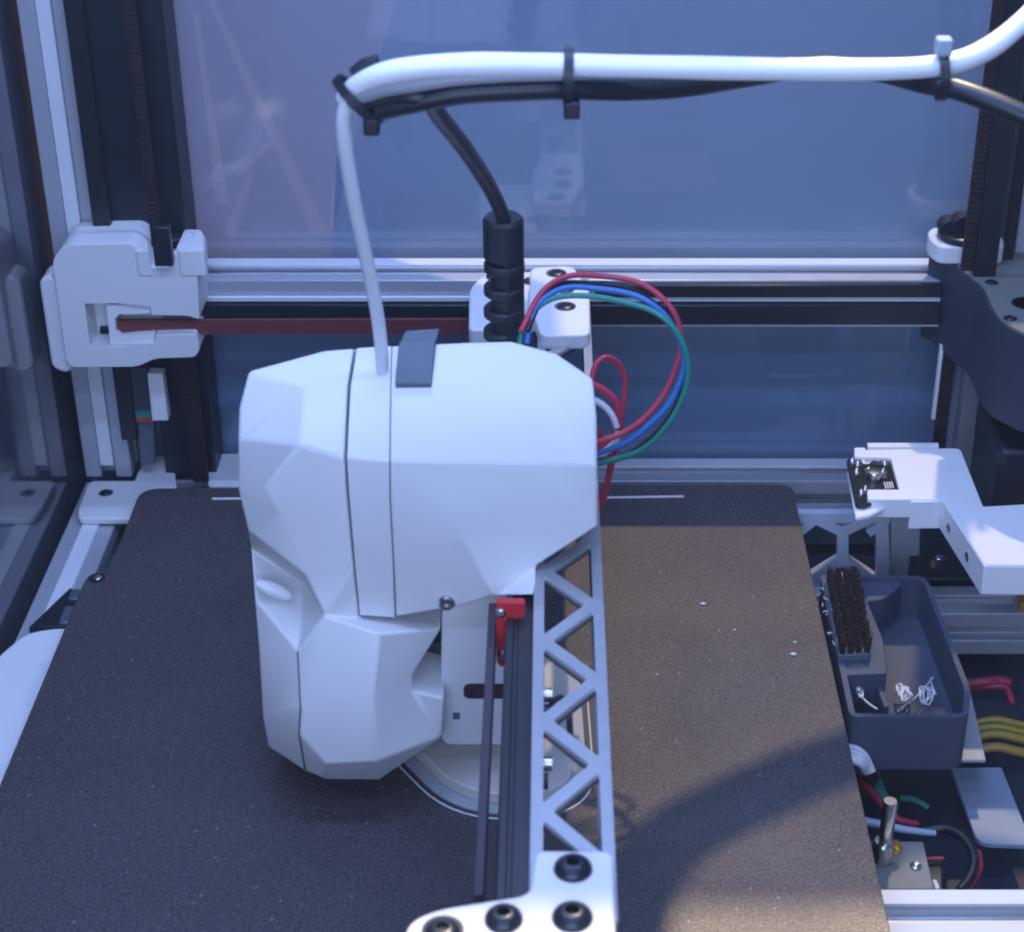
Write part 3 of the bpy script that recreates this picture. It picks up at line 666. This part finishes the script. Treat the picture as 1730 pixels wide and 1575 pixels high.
obj('shaft', MB().lathe(c + Vector((.6, 0, 8)), (0, 0, 1), [(2.3, 0), (2.4, 17), (2.1, 17.6)]), STEEL, t, smooth=True)
obj('brass_ring', MB().lathe(c + Vector((3.4, 1, 5)), (.4, -.6, .6), [(2.4, 0), (2.4, 2), (1.4, 2.4), (1.2, 1)]), BRASS, t, smooth=True)
tag(obj('slot_block', MB().prism([V(1546, 1395, z=6), V(1600, 1395, z=6), V(1602, 1500, z=6), V(1560, 1500, z=6)], -31, -7), BLACK, bevel=.8), 'black block beside the olive bracket at lower right', 'block')
wire('pink_lead', [(1552, 1451, -4), (1570, 1451, -5), (1594, 1450, -5)], .6, W_RED, 'short pink lead crossing the black block', 'wire')
wire('white_lead', [(1579, 1490, -4), (1582, 1496, -3), (1584, 1504, -2)], .8, W_WHITE, 'short white lead ending above the sunlit front rail', 'wire')
for k in range(4):
    wire('white_wire', [(1425, 1262 + k * 7, 17), (1446 - k, 1265 + k * 7, 17), (1462 - k * 2, 1278 + k * 5, 15), (1474 - k * 4, 1304, 10)], 1.3, W_WHITE, ('outermost', 'second', 'third', 'innermost')[3 - k] + ' white wire of the curved bundle under the tray corner', 'wire', 'white wires under the tray corner')
wire('heatshrink_sleeve', [(1436, 1300, -2), (1458, 1306, -3), (1472, 1318, -4), (1474, 1330, -5)], 3.4, SHRINK, 'purple heat shrink sleeve beside the bed edge', 'sleeve')
wire('green_wire', [(1478, 1310, -4), (1484, 1330, -4), (1497, 1355, -5), (1512, 1368, -6)], 2.0, W_GREEN, 'thick green wire hanging from the purple sleeve', 'wire')
wire('red_wire', [(1456, 1322, -4), (1475, 1340, -4), (1495, 1365, -5), (1520, 1386, -7), (1550, 1393, -9)], 1.3, W_RED, 'red wire curving from the purple sleeve behind the pin', 'wire')
wire('green_wire', [(1522, 1349, -14), (1540, 1350, -13), (1556, 1357, -13), (1568, 1365, -14)], 1.2, W_GREEN, 'short green stub with a silver edge in the dark gap', 'wire')
wire('grey_tube', [(1440, 1385, -4), (1480, 1392, -4), (1530, 1402, -5), (1580, 1408, -7)], lambda s_: 1.9 - s_ * .9, BLUEG, 'pale grey tube tapering behind the steel pin', 'tube')
wire('black_wire', [(1560, 1405, -8), (1600, 1400, -6), (1632, 1420, -6), (1646, 1450, -8), (1640, 1480, -10), (1622, 1504, -12)], 1.7, W_BLACK, 'black wire loop at lower right corner', 'wire')
wire('red_wire', [(1650, 1440, -10), (1654, 1462, -11), (1646, 1482, -12), (1632, 1503, -13)], 1.5, W_RED, 'red wire lying along the outside of the black loop', 'wire')
for k, lb in enumerate(('upper yellow wire at the right edge behind the cover plate', 'second yellow wire from the top at the right edge', 'brightest thick yellow wire at the right edge', 'lowest pale yellow wire at the right edge')):
    y = (1220, 1232, 1244, 1266)[k]
    wire('yellow_wire', [(1640, y + 6, -22), (1665, y - 2, -20), (1690, y - 3, -19), (1720, y + 4, -20), (1760, y + 12, -22)], 1.55 + .1 * k, W_YEL, lb, 'wire', 'yellow wires at the right edge')
wire('red_wire', [(1630, 1156, -22), (1665, 1152, -20), (1690, 1150, -20), (1708, 1156, -20)], 1.9, W_RED, 'pink red wire end right of the scrap tray', 'wire')
wire('red_wire', [(1640, 1160, -23), (1670, 1160, -22), (1700, 1163, -21), (1710, 1190, -24)], 1.4, W_RED, 'second pink red wire bending down right of the scrap tray', 'wire')
tag(obj('cable_tie_end', MB().prism([V(1718, 1000, z=4), V(1750, 998, z=4), V(1752, 1016, z=4), V(1724, 1020, z=4)], 0.2, 4), W_YEL, bevel=.4), 'yellow tip resting on the support rail at the right edge', 'tip')

# ------------------------------------------------------------------ toolhead
YC = 484.5
def project(p):
    d = p - Vector((0, 0, CZ)); f = d.y * ct - d.z * st
    return PX0 + d.x / f * F, PY0 - (d.y * st + d.z * ct) / f * F
RIM = [(300, 700), (403, 690), (420, 628), (548, 592), (597, 588), (661, 584), (790, 578), (862, 576), (940, 598), (1001, 640), (1008, 705), (1100, 760)]
def far_point(p):
    """mirror through the toolhead's middle plane; the rear slopes down a little more than the front"""
    q = Vector((p.x, 2 * YC - p.y, p.z))
    for _ in range(200):
        x, y = project(q); x = min(max(x, 301), 1099)
        for (xa, ya), (xb, yb) in zip(RIM, RIM[1:]):
            if xa <= x <= xb: lim = ya + (yb - ya) * (x - xa) / (xb - xa); break
        if y >= lim + 2: break
        q.z -= .4
    return q
def shell(name, verts, faces, loop, m, parent, bevel=.8):
    """near-side facets (pixel + depth), mirrored to the far side and closed round the rim"""
    P = {k: V(x, y, y=yy) for k, (x, y, yy) in verts.items()}
    mb = MB(); near = {k: mb.bm.verts.new(p) for k, p in P.items()}
    far = {k: mb.bm.verts.new(far_point(p)) for k, p in P.items()}
    for f in faces:
        for d, rev in ((near, 1), (far, -1)):
            fc = mb.bm.faces.new([d[k] for k in f][::rev])
    n = len(loop)
    for i in range(n):
        a, b = loop[i], loop[(i + 1) % n]
        mb.bm.faces.new([near[a], near[b], far[b], far[a]])
    bmesh.ops.triangulate(mb.bm, faces=[f for f in mb.bm.faces if len(f.verts) > 4])
    return obj(name, mb, m, parent, bevel=bevel, seg=3), P
th = thing('toolhead', 'large faceted white toolhead shaped like a masked face', 'toolhead', V(640, 1318, y=466))
cv = dict(a=(420, 628, 472), b=(548, 592, 484), c=(597, 588, 484), d=(404, 690, 466), e0=(402, 742, 463), e=(403, 830, 462), f=(418, 894, 457),
          p=(516, 652, 467), n=(507, 750, 449), s1=(586, 655, 466), s2=(581, 772, 446), s3=(585, 830, 445), s4=(597, 960, 446), s5=(606, 1046, 447),
          r=(447, 820, 450), q=(472, 868, 449), t=(525, 870, 446), u=(516, 972, 447), w=(424, 926, 476), v=(512, 986, 471), h=(437, 1095, 455), g=(430, 1012, 459),
          A=(548, 1040, 443), B=(503, 1100, 443), J=(640, 1070, 439), D=(746, 1062, 452), E=(697, 1140, 446), F=(697, 1168, 446), G=(750, 1180, 446), H=(746, 1246, 446),
          C=(630, 1172, 433), K=(508, 1195, 436), i=(444, 1212, 452), j=(453, 1262, 457), L=(505, 1240, 435), M=(548, 1291, 434), N=(637, 1286, 433), k=(516, 1303, 449), l=(552, 1317, 449), m=(640, 1318, 448))
cf = [('a', 'b', 'p'), ('b', 'c', 's1', 'p'), ('a', 'p', 'n', 'e0', 'd'), ('p', 's1', 's2', 'n'), ('e0', 'n', 'r', 'e'), ('n', 's2', 's3', 't', 'q', 'r'),
      ('e', 'r', 'q', 'f'), ('f', 'q', 'u'), ('q', 't', 'u'), ('t', 's3', 's4', 'u'), ('f', 'u', 'v', 'w'), ('w', 'v', 'B', 'g'), ('g', 'B', 'h'), ('u', 's4', 'A'), ('u', 'A', 'v'), ('v', 'A', 'B'),
      ('s4', 's5', 'A'), ('A', 's5', 'J'), ('A', 'J', 'C', 'K', 'B'), ('s5', 'D', 'J'), ('J', 'D', 'E', 'C'), ('C', 'E', 'F'), ('C', 'F', 'G', 'H', 'N'), ('h', 'B', 'K', 'i'), ('i', 'K', 'L'), ('i', 'L', 'j'),
      ('K', 'C', 'N', 'M', 'L'), ('j', 'L', 'k'), ('L', 'M', 'l', 'k'), ('M', 'N', 'm', 'l'), ('N', 'H', 'm')]
cl = ['a', 'b', 'c', 's1', 's2', 's3', 's4', 's5', 'D', 'E', 'F', 'G', 'H', 'm', 'l', 'k', 'j', 'i', 'h', 'g', 'w', 'f', 'e', 'e0', 'd']
front, FP = shell('front_cover', cv, cf, cl, WHITE, th, .9)
# the narrow plate between the two seams
mv = dict(c=(603, 588, 484), s1=(592, 655, 466), s2=(586, 774, 446), s3=(589, 830, 445), s4=(600, 960, 446), s5=(608, 1040, 447),
          c2=(661, 584, 484), x1=(659, 648, 467), x2=(657.5, 780, 446), x3=(658, 846, 445), x4=(664, 960, 446), x5=(667, 1044, 448))
mf = [('c', 'c2', 'x1', 's1'), ('s1', 'x1', 'x2', 's2'), ('s2', 'x2', 'x3', 's3'), ('s3', 'x3', 'x4', 's4'), ('s4', 'x4', 'x5', 's5')]
shell('motor_plate', mv, mf, ['c', 'c2', 'x1', 'x2', 'x3', 'x4', 'x5', 's5', 's4', 's3', 's2', 's1'], WHITE, th, .4)
xv = dict(c2=(662.5, 584, 484), x1=(660.5, 648, 467), x2=(659, 780, 446), x3=(659.5, 846, 445), x4=(665.5, 960, 446), x5=(669, 1043, 448),
          T1=(790, 578, 484), T2=(862, 576, 484), T3=(940, 598, 480), T4=(1001, 640, 470), R1=(1008, 705, 457), R2=(1009, 790, 450), R3=(1010, 890, 449),
          y1=(907, 783, 446), y2=(910, 815, 444.6), y3=(755, 822, 443.8), y4=(706, 866, 444), b1=(905, 958, 444), b4=(905, 1006, 432), b2=(832, 1008, 440.5), b3=(775, 1026, 445.5), T0=(720, 650, 466.5), T5=(905, 655, 465), z1=(780, 905, 442.5), z2=(905, 890, 446))
xf = [('c2', 'T1', 'T0', 'x1'), ('T1', 'T2', 'T3', 'T5', 'T0'), ('x1', 'T0', 'T5', 'y1', 'x2'), ('T3', 'T4', 'R1', 'T5'), ('T5', 'R1', 'R2', 'y1'), ('x2', 'y1', 'y2', 'y3'), ('x2', 'y3', 'y4', 'x3'), ('y1', 'R2', 'R3', 'y2'),
      ('x3', 'y4', 'z1', 'x4'), ('y4', 'y3', 'z1'), ('y3', 'y2', 'z2', 'z1'), ('y2', 'R3', 'z2'), ('z2', 'R3', 'b1'), ('b1', 'b4', 'b2'), ('z1', 'z2', 'b1', 'b2'), ('x4', 'z1', 'b3', 'x5'), ('z1', 'b2', 'b3')]
body, XP = shell('extruder_body', xv, xf, ['c2', 'T1', 'T2', 'T3', 'T4', 'R1', 'R2', 'R3', 'b1', 'b4', 'b2', 'b3', 'x5', 'x4', 'x3', 'x2', 'x1'], WHITE, th, .9)
obj('seam', MB().tube([FP['B'] + Vector((0, -.1, 0)), FP['K'] + Vector((0, -.1, 0)), FP['L'] + Vector((0, -.1, 0)), FP['k'] + Vector((0, -.1, 0))], .28, 6), SLATE, th)
# eye bump, lies in the recess under the brow
ec = V(462, 996, y=459); mb = MB()
bmesh.ops.create_uvsphere(mb.bm, u_segments=24, v_segments=12, radius=1)
ax = (V(500, 1012, y=456) - V(432, 985, y=456)).normalized(); ax2 = Vector((0, -1, 0)); ax3 = ax.cross(ax2)
for v in mb.bm.verts: c = v.co.copy(); v.co = ec + ax * c.x * 6.4 + ax2 * c.y * 2.6 + ax3 * c.z * 2.4
obj('eye', mb, WHITE2, th, smooth=True)
# slot cover on the top facet
q4 = [V(x, y, y=yy) for x, y, yy in ((675, 581, 483), (736, 577, 483), (729, 652, 465.5), (668, 652, 465.5))]
n3 = (q4[1] - q4[0]).cross(q4[2] - q4[0]).normalized(); n3 = n3 if n3.z > 0 else -n3
top = [p + n3 * 1.1 for p in q4]
obj('slot_flap', MB().loft([V(675, 583, y=482.5), V(736, 579, y=482.5), V(742, 556, y=487), V(684, 560, y=487)], [p + Vector((0, 2.5, -1)) for p in (V(675, 583, y=482.5), V(736, 579, y=482.5), V(742, 556, y=487), V(684, 560, y=487))]), SLATE, th, bevel=.3)
obj('slot_cover', MB().loft([p - n3 * 2.5 for p in q4], top), SLATE, th, bevel=.3)
# carriage block and parts behind the mask
kb = lambda x, y, yy=456: V(x, y, y=yy)
co = roundpoly([kb(749, 985), kb(905, 945), kb(905, 1006), kb(862, 1010), kb(860, 1256), kb(756, 1256), kb(744, 1244), kb(746, 1060)], [0, 0, 1, 0, 1, 1.5, 1.5, 0], 4)
obj('carriage', MB().wall(co, 455, 500), WHITE, th, bevel=.6)
so = roundpoly([kb(783, 1155, 455), kb(858, 1155, 455), kb(858, 1180, 455), kb(783, 1180, 455)], 2.4, 6)
obj('slot', MB().wall(so, 454.8, 456), SHRINK, th)  # raised dark plate, shade inside the slot put into its colour
obj('key_slot', MB().wall([kb(765, 1204, 455), kb(777, 1204, 455), kb(777, 1215, 455), kb(765, 1215, 455)], 454.8, 456), SLATE, th)  # same for the small opening, shade as plate colour
c = V(776, 1222, y=455)
obj('cooling_fan', MB().wall([V(690, 1080, y=470), V(752, 1080, y=470), V(752, 1170, y=470), V(690, 1170, y=470)], 468, 500), FANGREY, th)
c = V(755, 1012, y=447)
obj('screw', MB().lathe(c, (0, -1, 0), [(2.5, -3), (2.5, 2.6), (2.0, 3.2), (1.2, 3.2), (1.0, 2.2)]), STEEL, th, smooth=True)
rk = lambda x, y: V(x, y, y=426)
ro2 = roundpoly([rk(838, 1018), rk(887, 1019), rk(886, 1046), rk(866, 1046), rk(858, 1122), rk(846, 1128), rk(839, 1118)], .6, 3)
obj('bearing_end', MB().wall(ro2, 426, 428.5), REDP, th, bevel=.3)
for x, y in ((846, 1034), (849, 1104)):
    obj('bearing_screw', MB().lathe(V(x, y, y=426), (0, -1, 0), [(1.5, 0), (1.5, .9), (.8, 1.2), (.6, .4)], 14), STEEL, th, smooth=True)

# dark belt along the beam
tag(obj('drive_belt', MB().box(-18.2, -15.8, 318, 441, 99, 108), DBELT, bevel=.3), 'thin dark belt running along the left of the truss beam', 'belt')

# ------------------------------------------------------------------ umbilical
def depth_path(pts): return spline([V(x, y, y=yy) for x, y, yy in pts], 10)
wt = [(586, 168, 436), (606, 146, 432), (645, 126, 428), (710, 114, 426), (800, 109, 426), (900, 109, 427), (1000, 111, 429), (1150, 114, 433), (1300, 117, 438), (1450, 118, 443), (1560, 114, 447), (1620, 104, 450), (1670, 82, 454), (1715, 48, 458), (1760, 4, 462), (1800, -50, 466)]
tag(obj('white_hose', MB().tube(depth_path(wt), lambda s_: 2.85 + .10 * math.sin(s_ * 41) * math.sin(s_ * 17), 18), PTFE, smooth=True), 'thick white hose arching across the top of the picture', 'hose')
bk = [(640, 186, 430), (700, 173, 428), (780, 158, 427), (880, 152, 428), (965, 150, 430), (1060, 152, 437), (1160, 146, 446), (1260, 130, 456), (1380, 112, 462), (1480, 120, 458), (1560, 140, 450), (1620, 152, 444), (1700, 182, 438), (1800, 228, 432)]
bko = obj('black_cable', MB().tube(depth_path(bk), 2.75, 16), CABLE, smooth=True)
mb = MB(); e_ = V(1800, 228, y=432)
for k in (-1, 0, 1):
    mb.tube(spline([(e_.x, e_.y + k * 5, e_.z), (182, 480, 300), (228, 570, 330), (218, 655 + k * 8, 330), (176, 670 + k * 8, 330), (142, 651 + k * 8, 330), (119 - k * 2, 638 + k * 8, 330), (92 - k * 4, 620 + k * 7, 330), (76 - k * 7, 604 + k * 4, 330), (66 - k * 8, 580, 330), (60 - k * 8, 545, 332), (58 - k * 8, 490, 360)], 8), 5.2, 12)
obj('shadow_loop', mb, CABLE, bko, smooth=True)  # unseen loop, added to cast the curved shadow band on the bed
tag(bko, 'thick black cable bundled beneath the white hose', 'cable')
c2 = [(610, 182, 431), (660, 168, 429), (720, 168, 428), (745, 200, 440), (790, 258, 468), (828, 318, 498), (849, 365, 515), (853, 400, 520)]
tag(obj('black_cable', MB().tube(depth_path(c2), 2.35, 14), CABLE, smooth=True), 'thinner black cable dropping from the bundle into the ribbed boot', 'cable')
gs = [(596, 172, 433), (640, 152, 428.5), (700, 143, 426), (770, 134, 425.5), (860, 129, 426), (950, 128, 427)]
tag(obj('grey_sleeve', MB().tube(depth_path(gs), lambda s_: 2.5 - 1.2 * s_, 12), mat('grey_sheath', (.30, .31, .34), .45), smooth=True), 'grey inner hose showing between the white hose and the black cable', 'hose')
ft = [(592, 160, 434), (581, 200, 434), (585, 260, 437), (598, 340, 444), (615, 420, 452), (630, 490, 460), (640, 550, 467), (645, 600, 470), (647, 640, 474)]
tag(obj('filament_tube', MB().tube(depth_path(ft), 1.95, 14), mat('frosted_tube', (.70, .73, .76), .35, var=.03), smooth=True), 'thin pale filament tube hanging from the bundle into the toolhead top', 'tube')

def zip_tie(cx, cy, y, ang, half, label, headpos, tail=None, hm=BLACK):
    c = V(cx, cy, y=y); t_ = thing('zip_tie', label, 'zip tie', c, 'zip ties on the cable bundle')
    d = Vector((math.cos(ang), 0, math.sin(ang)))           # along the bundle
    n = Vector((-d.z, 0, d.x)); f = Vector((0, 1, 0)); pts = []
    for k in range(28):
        a = 2 * math.pi * k / 28
        pts.append(c + n * math.cos(a) * half[0] + f * math.sin(a) * half[1])
    mb = MB(); N_ = len(pts)
    for s0 in (0,):
        for i in range(N_):
            p, q_ = pts[i], pts[(i + 1) % N_]; w_ = d * 1.2
            o1, o2 = (p - c).normalized() * .7, (q_ - c).normalized() * .7
            for quad in ((p - w_ + o1, q_ - w_ + o2, q_ + w_ + o2, p + w_ + o1), (p - w_, p + w_, q_ + w_, q_ - w_), (p - w_, q_ - w_, q_ - w_ + o2, p - w_ + o1), (p + w_ + o1, q_ + w_ + o2, q_ + w_, p + w_)):
                mb.face(quad)
    bmesh.ops.remove_doubles(mb.bm, verts=mb.bm.verts, dist=.001)
    obj('strap', mb, BLACK, t_, smooth=True)
    h = V(headpos[0], headpos[1], y=y - 2)
    obj('head', MB().box(h.x - 2.0, h.x + 2.0, h.y - 2.2, h.y + 2.2, h.z - 2.2, h.z + 2.2), hm, t_, bevel=.6)
    if tail:
        obj('tail', MB().tube([V(*p, y=y - 2) for p in tail], lambda s_: 1.5 - .4 * s_, 6), hm, t_)
zip_tie(960, 129, 429, -.02, (6.6, 4.6), 'middle black zip tie round the hose and cable', (966, 184), [(962, 160), (966, 190)])
zip_tie(1590, 127, 448, .05, (5.9, 5.2), 'right zip tie with its pale grey clipped end upward', (1594, 78), [(1592, 100), (1595, 72)], mat('grey_nylon', (.28, .36, .40), .5))
zip_tie(606, 170, 432, .75, (7.4, 4.2), 'left zip tie at the bend where the hoses part', (628, 212), [(622, 196), (634, 226)])
ct_ = thing('tie_stub', 'dark clipped tie stub above the left bend of the hose', 'tie stub', V(618, 118, y=434))
obj('stub', MB().tube([V(600, 128, y=434), V(618, 112, y=434), V(640, 106, y=434)], 2.2, 8), BLACK, ct_, smooth=True)

# ribbed strain relief boot
BY = 520.0
t = thing('strain_relief', 'black ribbed cable boot standing behind the toolhead', 'strain relief', V(852, 580, y=BY))
pbt = lambda x, y: V(x, y, y=BY)
r0 = 35 * (pbt(1, 400) - pbt(0, 400)).length
obj('collar', MB().lathe(pbt(851, 432), (0, -.05, 1), [(r0, 0), (r0, 12.0), (r0 * .85, 13.2), (r0 * .62, 13.4)]), BLACK, t, smooth=True)
obj('core', MB().cyl(pbt(858, 590), pbt(856, 420), 5.0, 20), RUBBER, t, smooth=True)
for k, y in enumerate((450, 489, 526, 562)):
    h_ = 3.4
    obj('rib', MB().lathe(pbt(852 - k * .4, y + 8), (0, -.05, 1), [(r0 * .9, 0), (r0 * 1.0, .6), (r0 * 1.0, h_ - .6), (r0 * .9, h_)]), RUBBER, t, smooth=True)
obj('rib_web', MB().prism([pbt(858, 500) + Vector((0, -6.6, 0)), pbt(885, 500) + Vector((0, -2.0, 0)), pbt(886, 500) + Vector((0, 2, 0)), pbt(858, 500) + Vector((0, 5, 0))], pbt(0, 590).z, pbt(0, 432).z), RUBBER, t, bevel=.5)

# ------------------------------------------------------------------ stepper wires
SW = 'stepper wires arching behind the toolhead'
wire('red_wire', [(880, 560, 505.9), (915, 495, 515.1), (960, 467, 520.6), (1020, 467, 522.7), (1080, 478, 521.4), (1125, 510, 518.5), (1147, 550, 516.0), (1148, 600, 513.0), (1125, 660, 510.5), (1090, 705, 508.0), (1050, 733, 506.7), (1000, 750, 505.9)], .95, W_RED, 'red wire forming the big outer arc behind the toolhead', 'wire', SW, 'y')
wire('blue_wire', [(890, 580, 505.9), (905, 520, 512.2), (950, 488, 516.8), (1010, 488, 518.1), (1075, 500, 515.1), (1118, 528, 512.2), (1140, 560, 510.1), (1157, 610, 508.0), (1138, 670, 506.7), (1105, 710, 505.9), (1060, 746, 505.5), (1000, 770, 505.9)], .95, W_BLUE, 'blue wire between the red and green arcs behind the toolhead', 'wire', SW, 'y')
wire('green_wire', [(876, 590, 505.9), (890, 540, 510.5), (930, 506, 514.3), (990, 500, 514.7), (1060, 512, 511.4), (1110, 530, 507.6), (1146, 565, 505.5), (1163, 620, 504.6), (1150, 680, 503.8), (1118, 730, 503.8), (1075, 765, 504.6), (1005, 785, 505.9)], .95, W_GREEN, 'green wire forming the outermost arc down the right side', 'wire', SW, 'y')
wire('black_wire', [(890, 560, 506.7), (930, 486, 519.3), (1000, 479, 523.1), (1060, 486, 522.3), (1110, 517, 521.4), (1140, 552, 520.2), (1156, 600, 516.4), (1152, 660, 513.0), (1120, 720, 510.1), (1060, 768, 507.6), (1005, 778, 506.3)], .9, W_BLACK, 'thin black wire following inside the green arc', 'wire', SW, 'y')
HL = 'small red and white loops beside the toolhead'
wire('red_wire', [(1000, 655, 520), (1004, 622, 522), (1020, 605, 524), (1042, 612, 526), (1056, 640, 526), (1052, 690, 524), (1044, 740, 522), (1032, 790, 520), (1020, 845, 520)], 1.0, W_RED, 'small upper red loop at the toolhead right edge', 'wire', HL, 'y')
wire('red_wire', [(1000, 650, 516), (1020, 660, 516), (1040, 680, 516), (1046, 712, 516), (1036, 740, 516), (1012, 756, 516), (990, 760, 516)], 1.2, W_RED, 'thicker red loop around the white loop', 'wire', HL, 'y')
wire('white_wire', [(995, 672, 514), (1018, 684, 514), (1034, 702, 514), (1042, 722, 514)], 1.1, W_WHITE, 'upper white wire curving out from the toolhead edge', 'wire', HL, 'y')
wire('white_wire', [(1045, 730, 514), (1036, 752, 514), (1012, 770, 514), (985, 778, 514)], 1.3, W_WHITE, 'lower pale wire tucking back under the toolhead edge', 'wire', HL, 'y')
wire('red_wire', [(1000, 716, 518), (1014, 736, 518), (1030, 780, 518), (1022, 830, 518), (1012, 860, 518)], .9, W_RED, 'thin red wire hanging straight down beside the toolhead', 'wire', HL, 'y')
wire('red_wire', [(1044, 735, 519), (1036, 775, 519), (1024, 820, 519), (1010, 850, 519)], .9, W_RED, 'innermost red wire hanging to the bed behind the toolhead', 'wire', HL, 'y')

# ------------------------------------------------------------------ added haze volume, lifts the blacks like a lens veil
hz = bpy.data.materials.new('haze'); hz.use_nodes = True; nt = hz.node_tree
nt.nodes.remove(nt.nodes['Principled BSDF']); pv = nt.nodes.new('ShaderNodeVolumePrincipled')
pv.inputs['Color'].default_value = (.62, .76, 1.0, 1); pv.inputs['Density'].default_value = .022
nt.links.new(pv.outputs['Volume'], nt.nodes['Material Output'].inputs['Volume'])
kind(obj('haze', MB().box(-900, 900, -450, 1300, -1036, 960), hz), 'stuff')
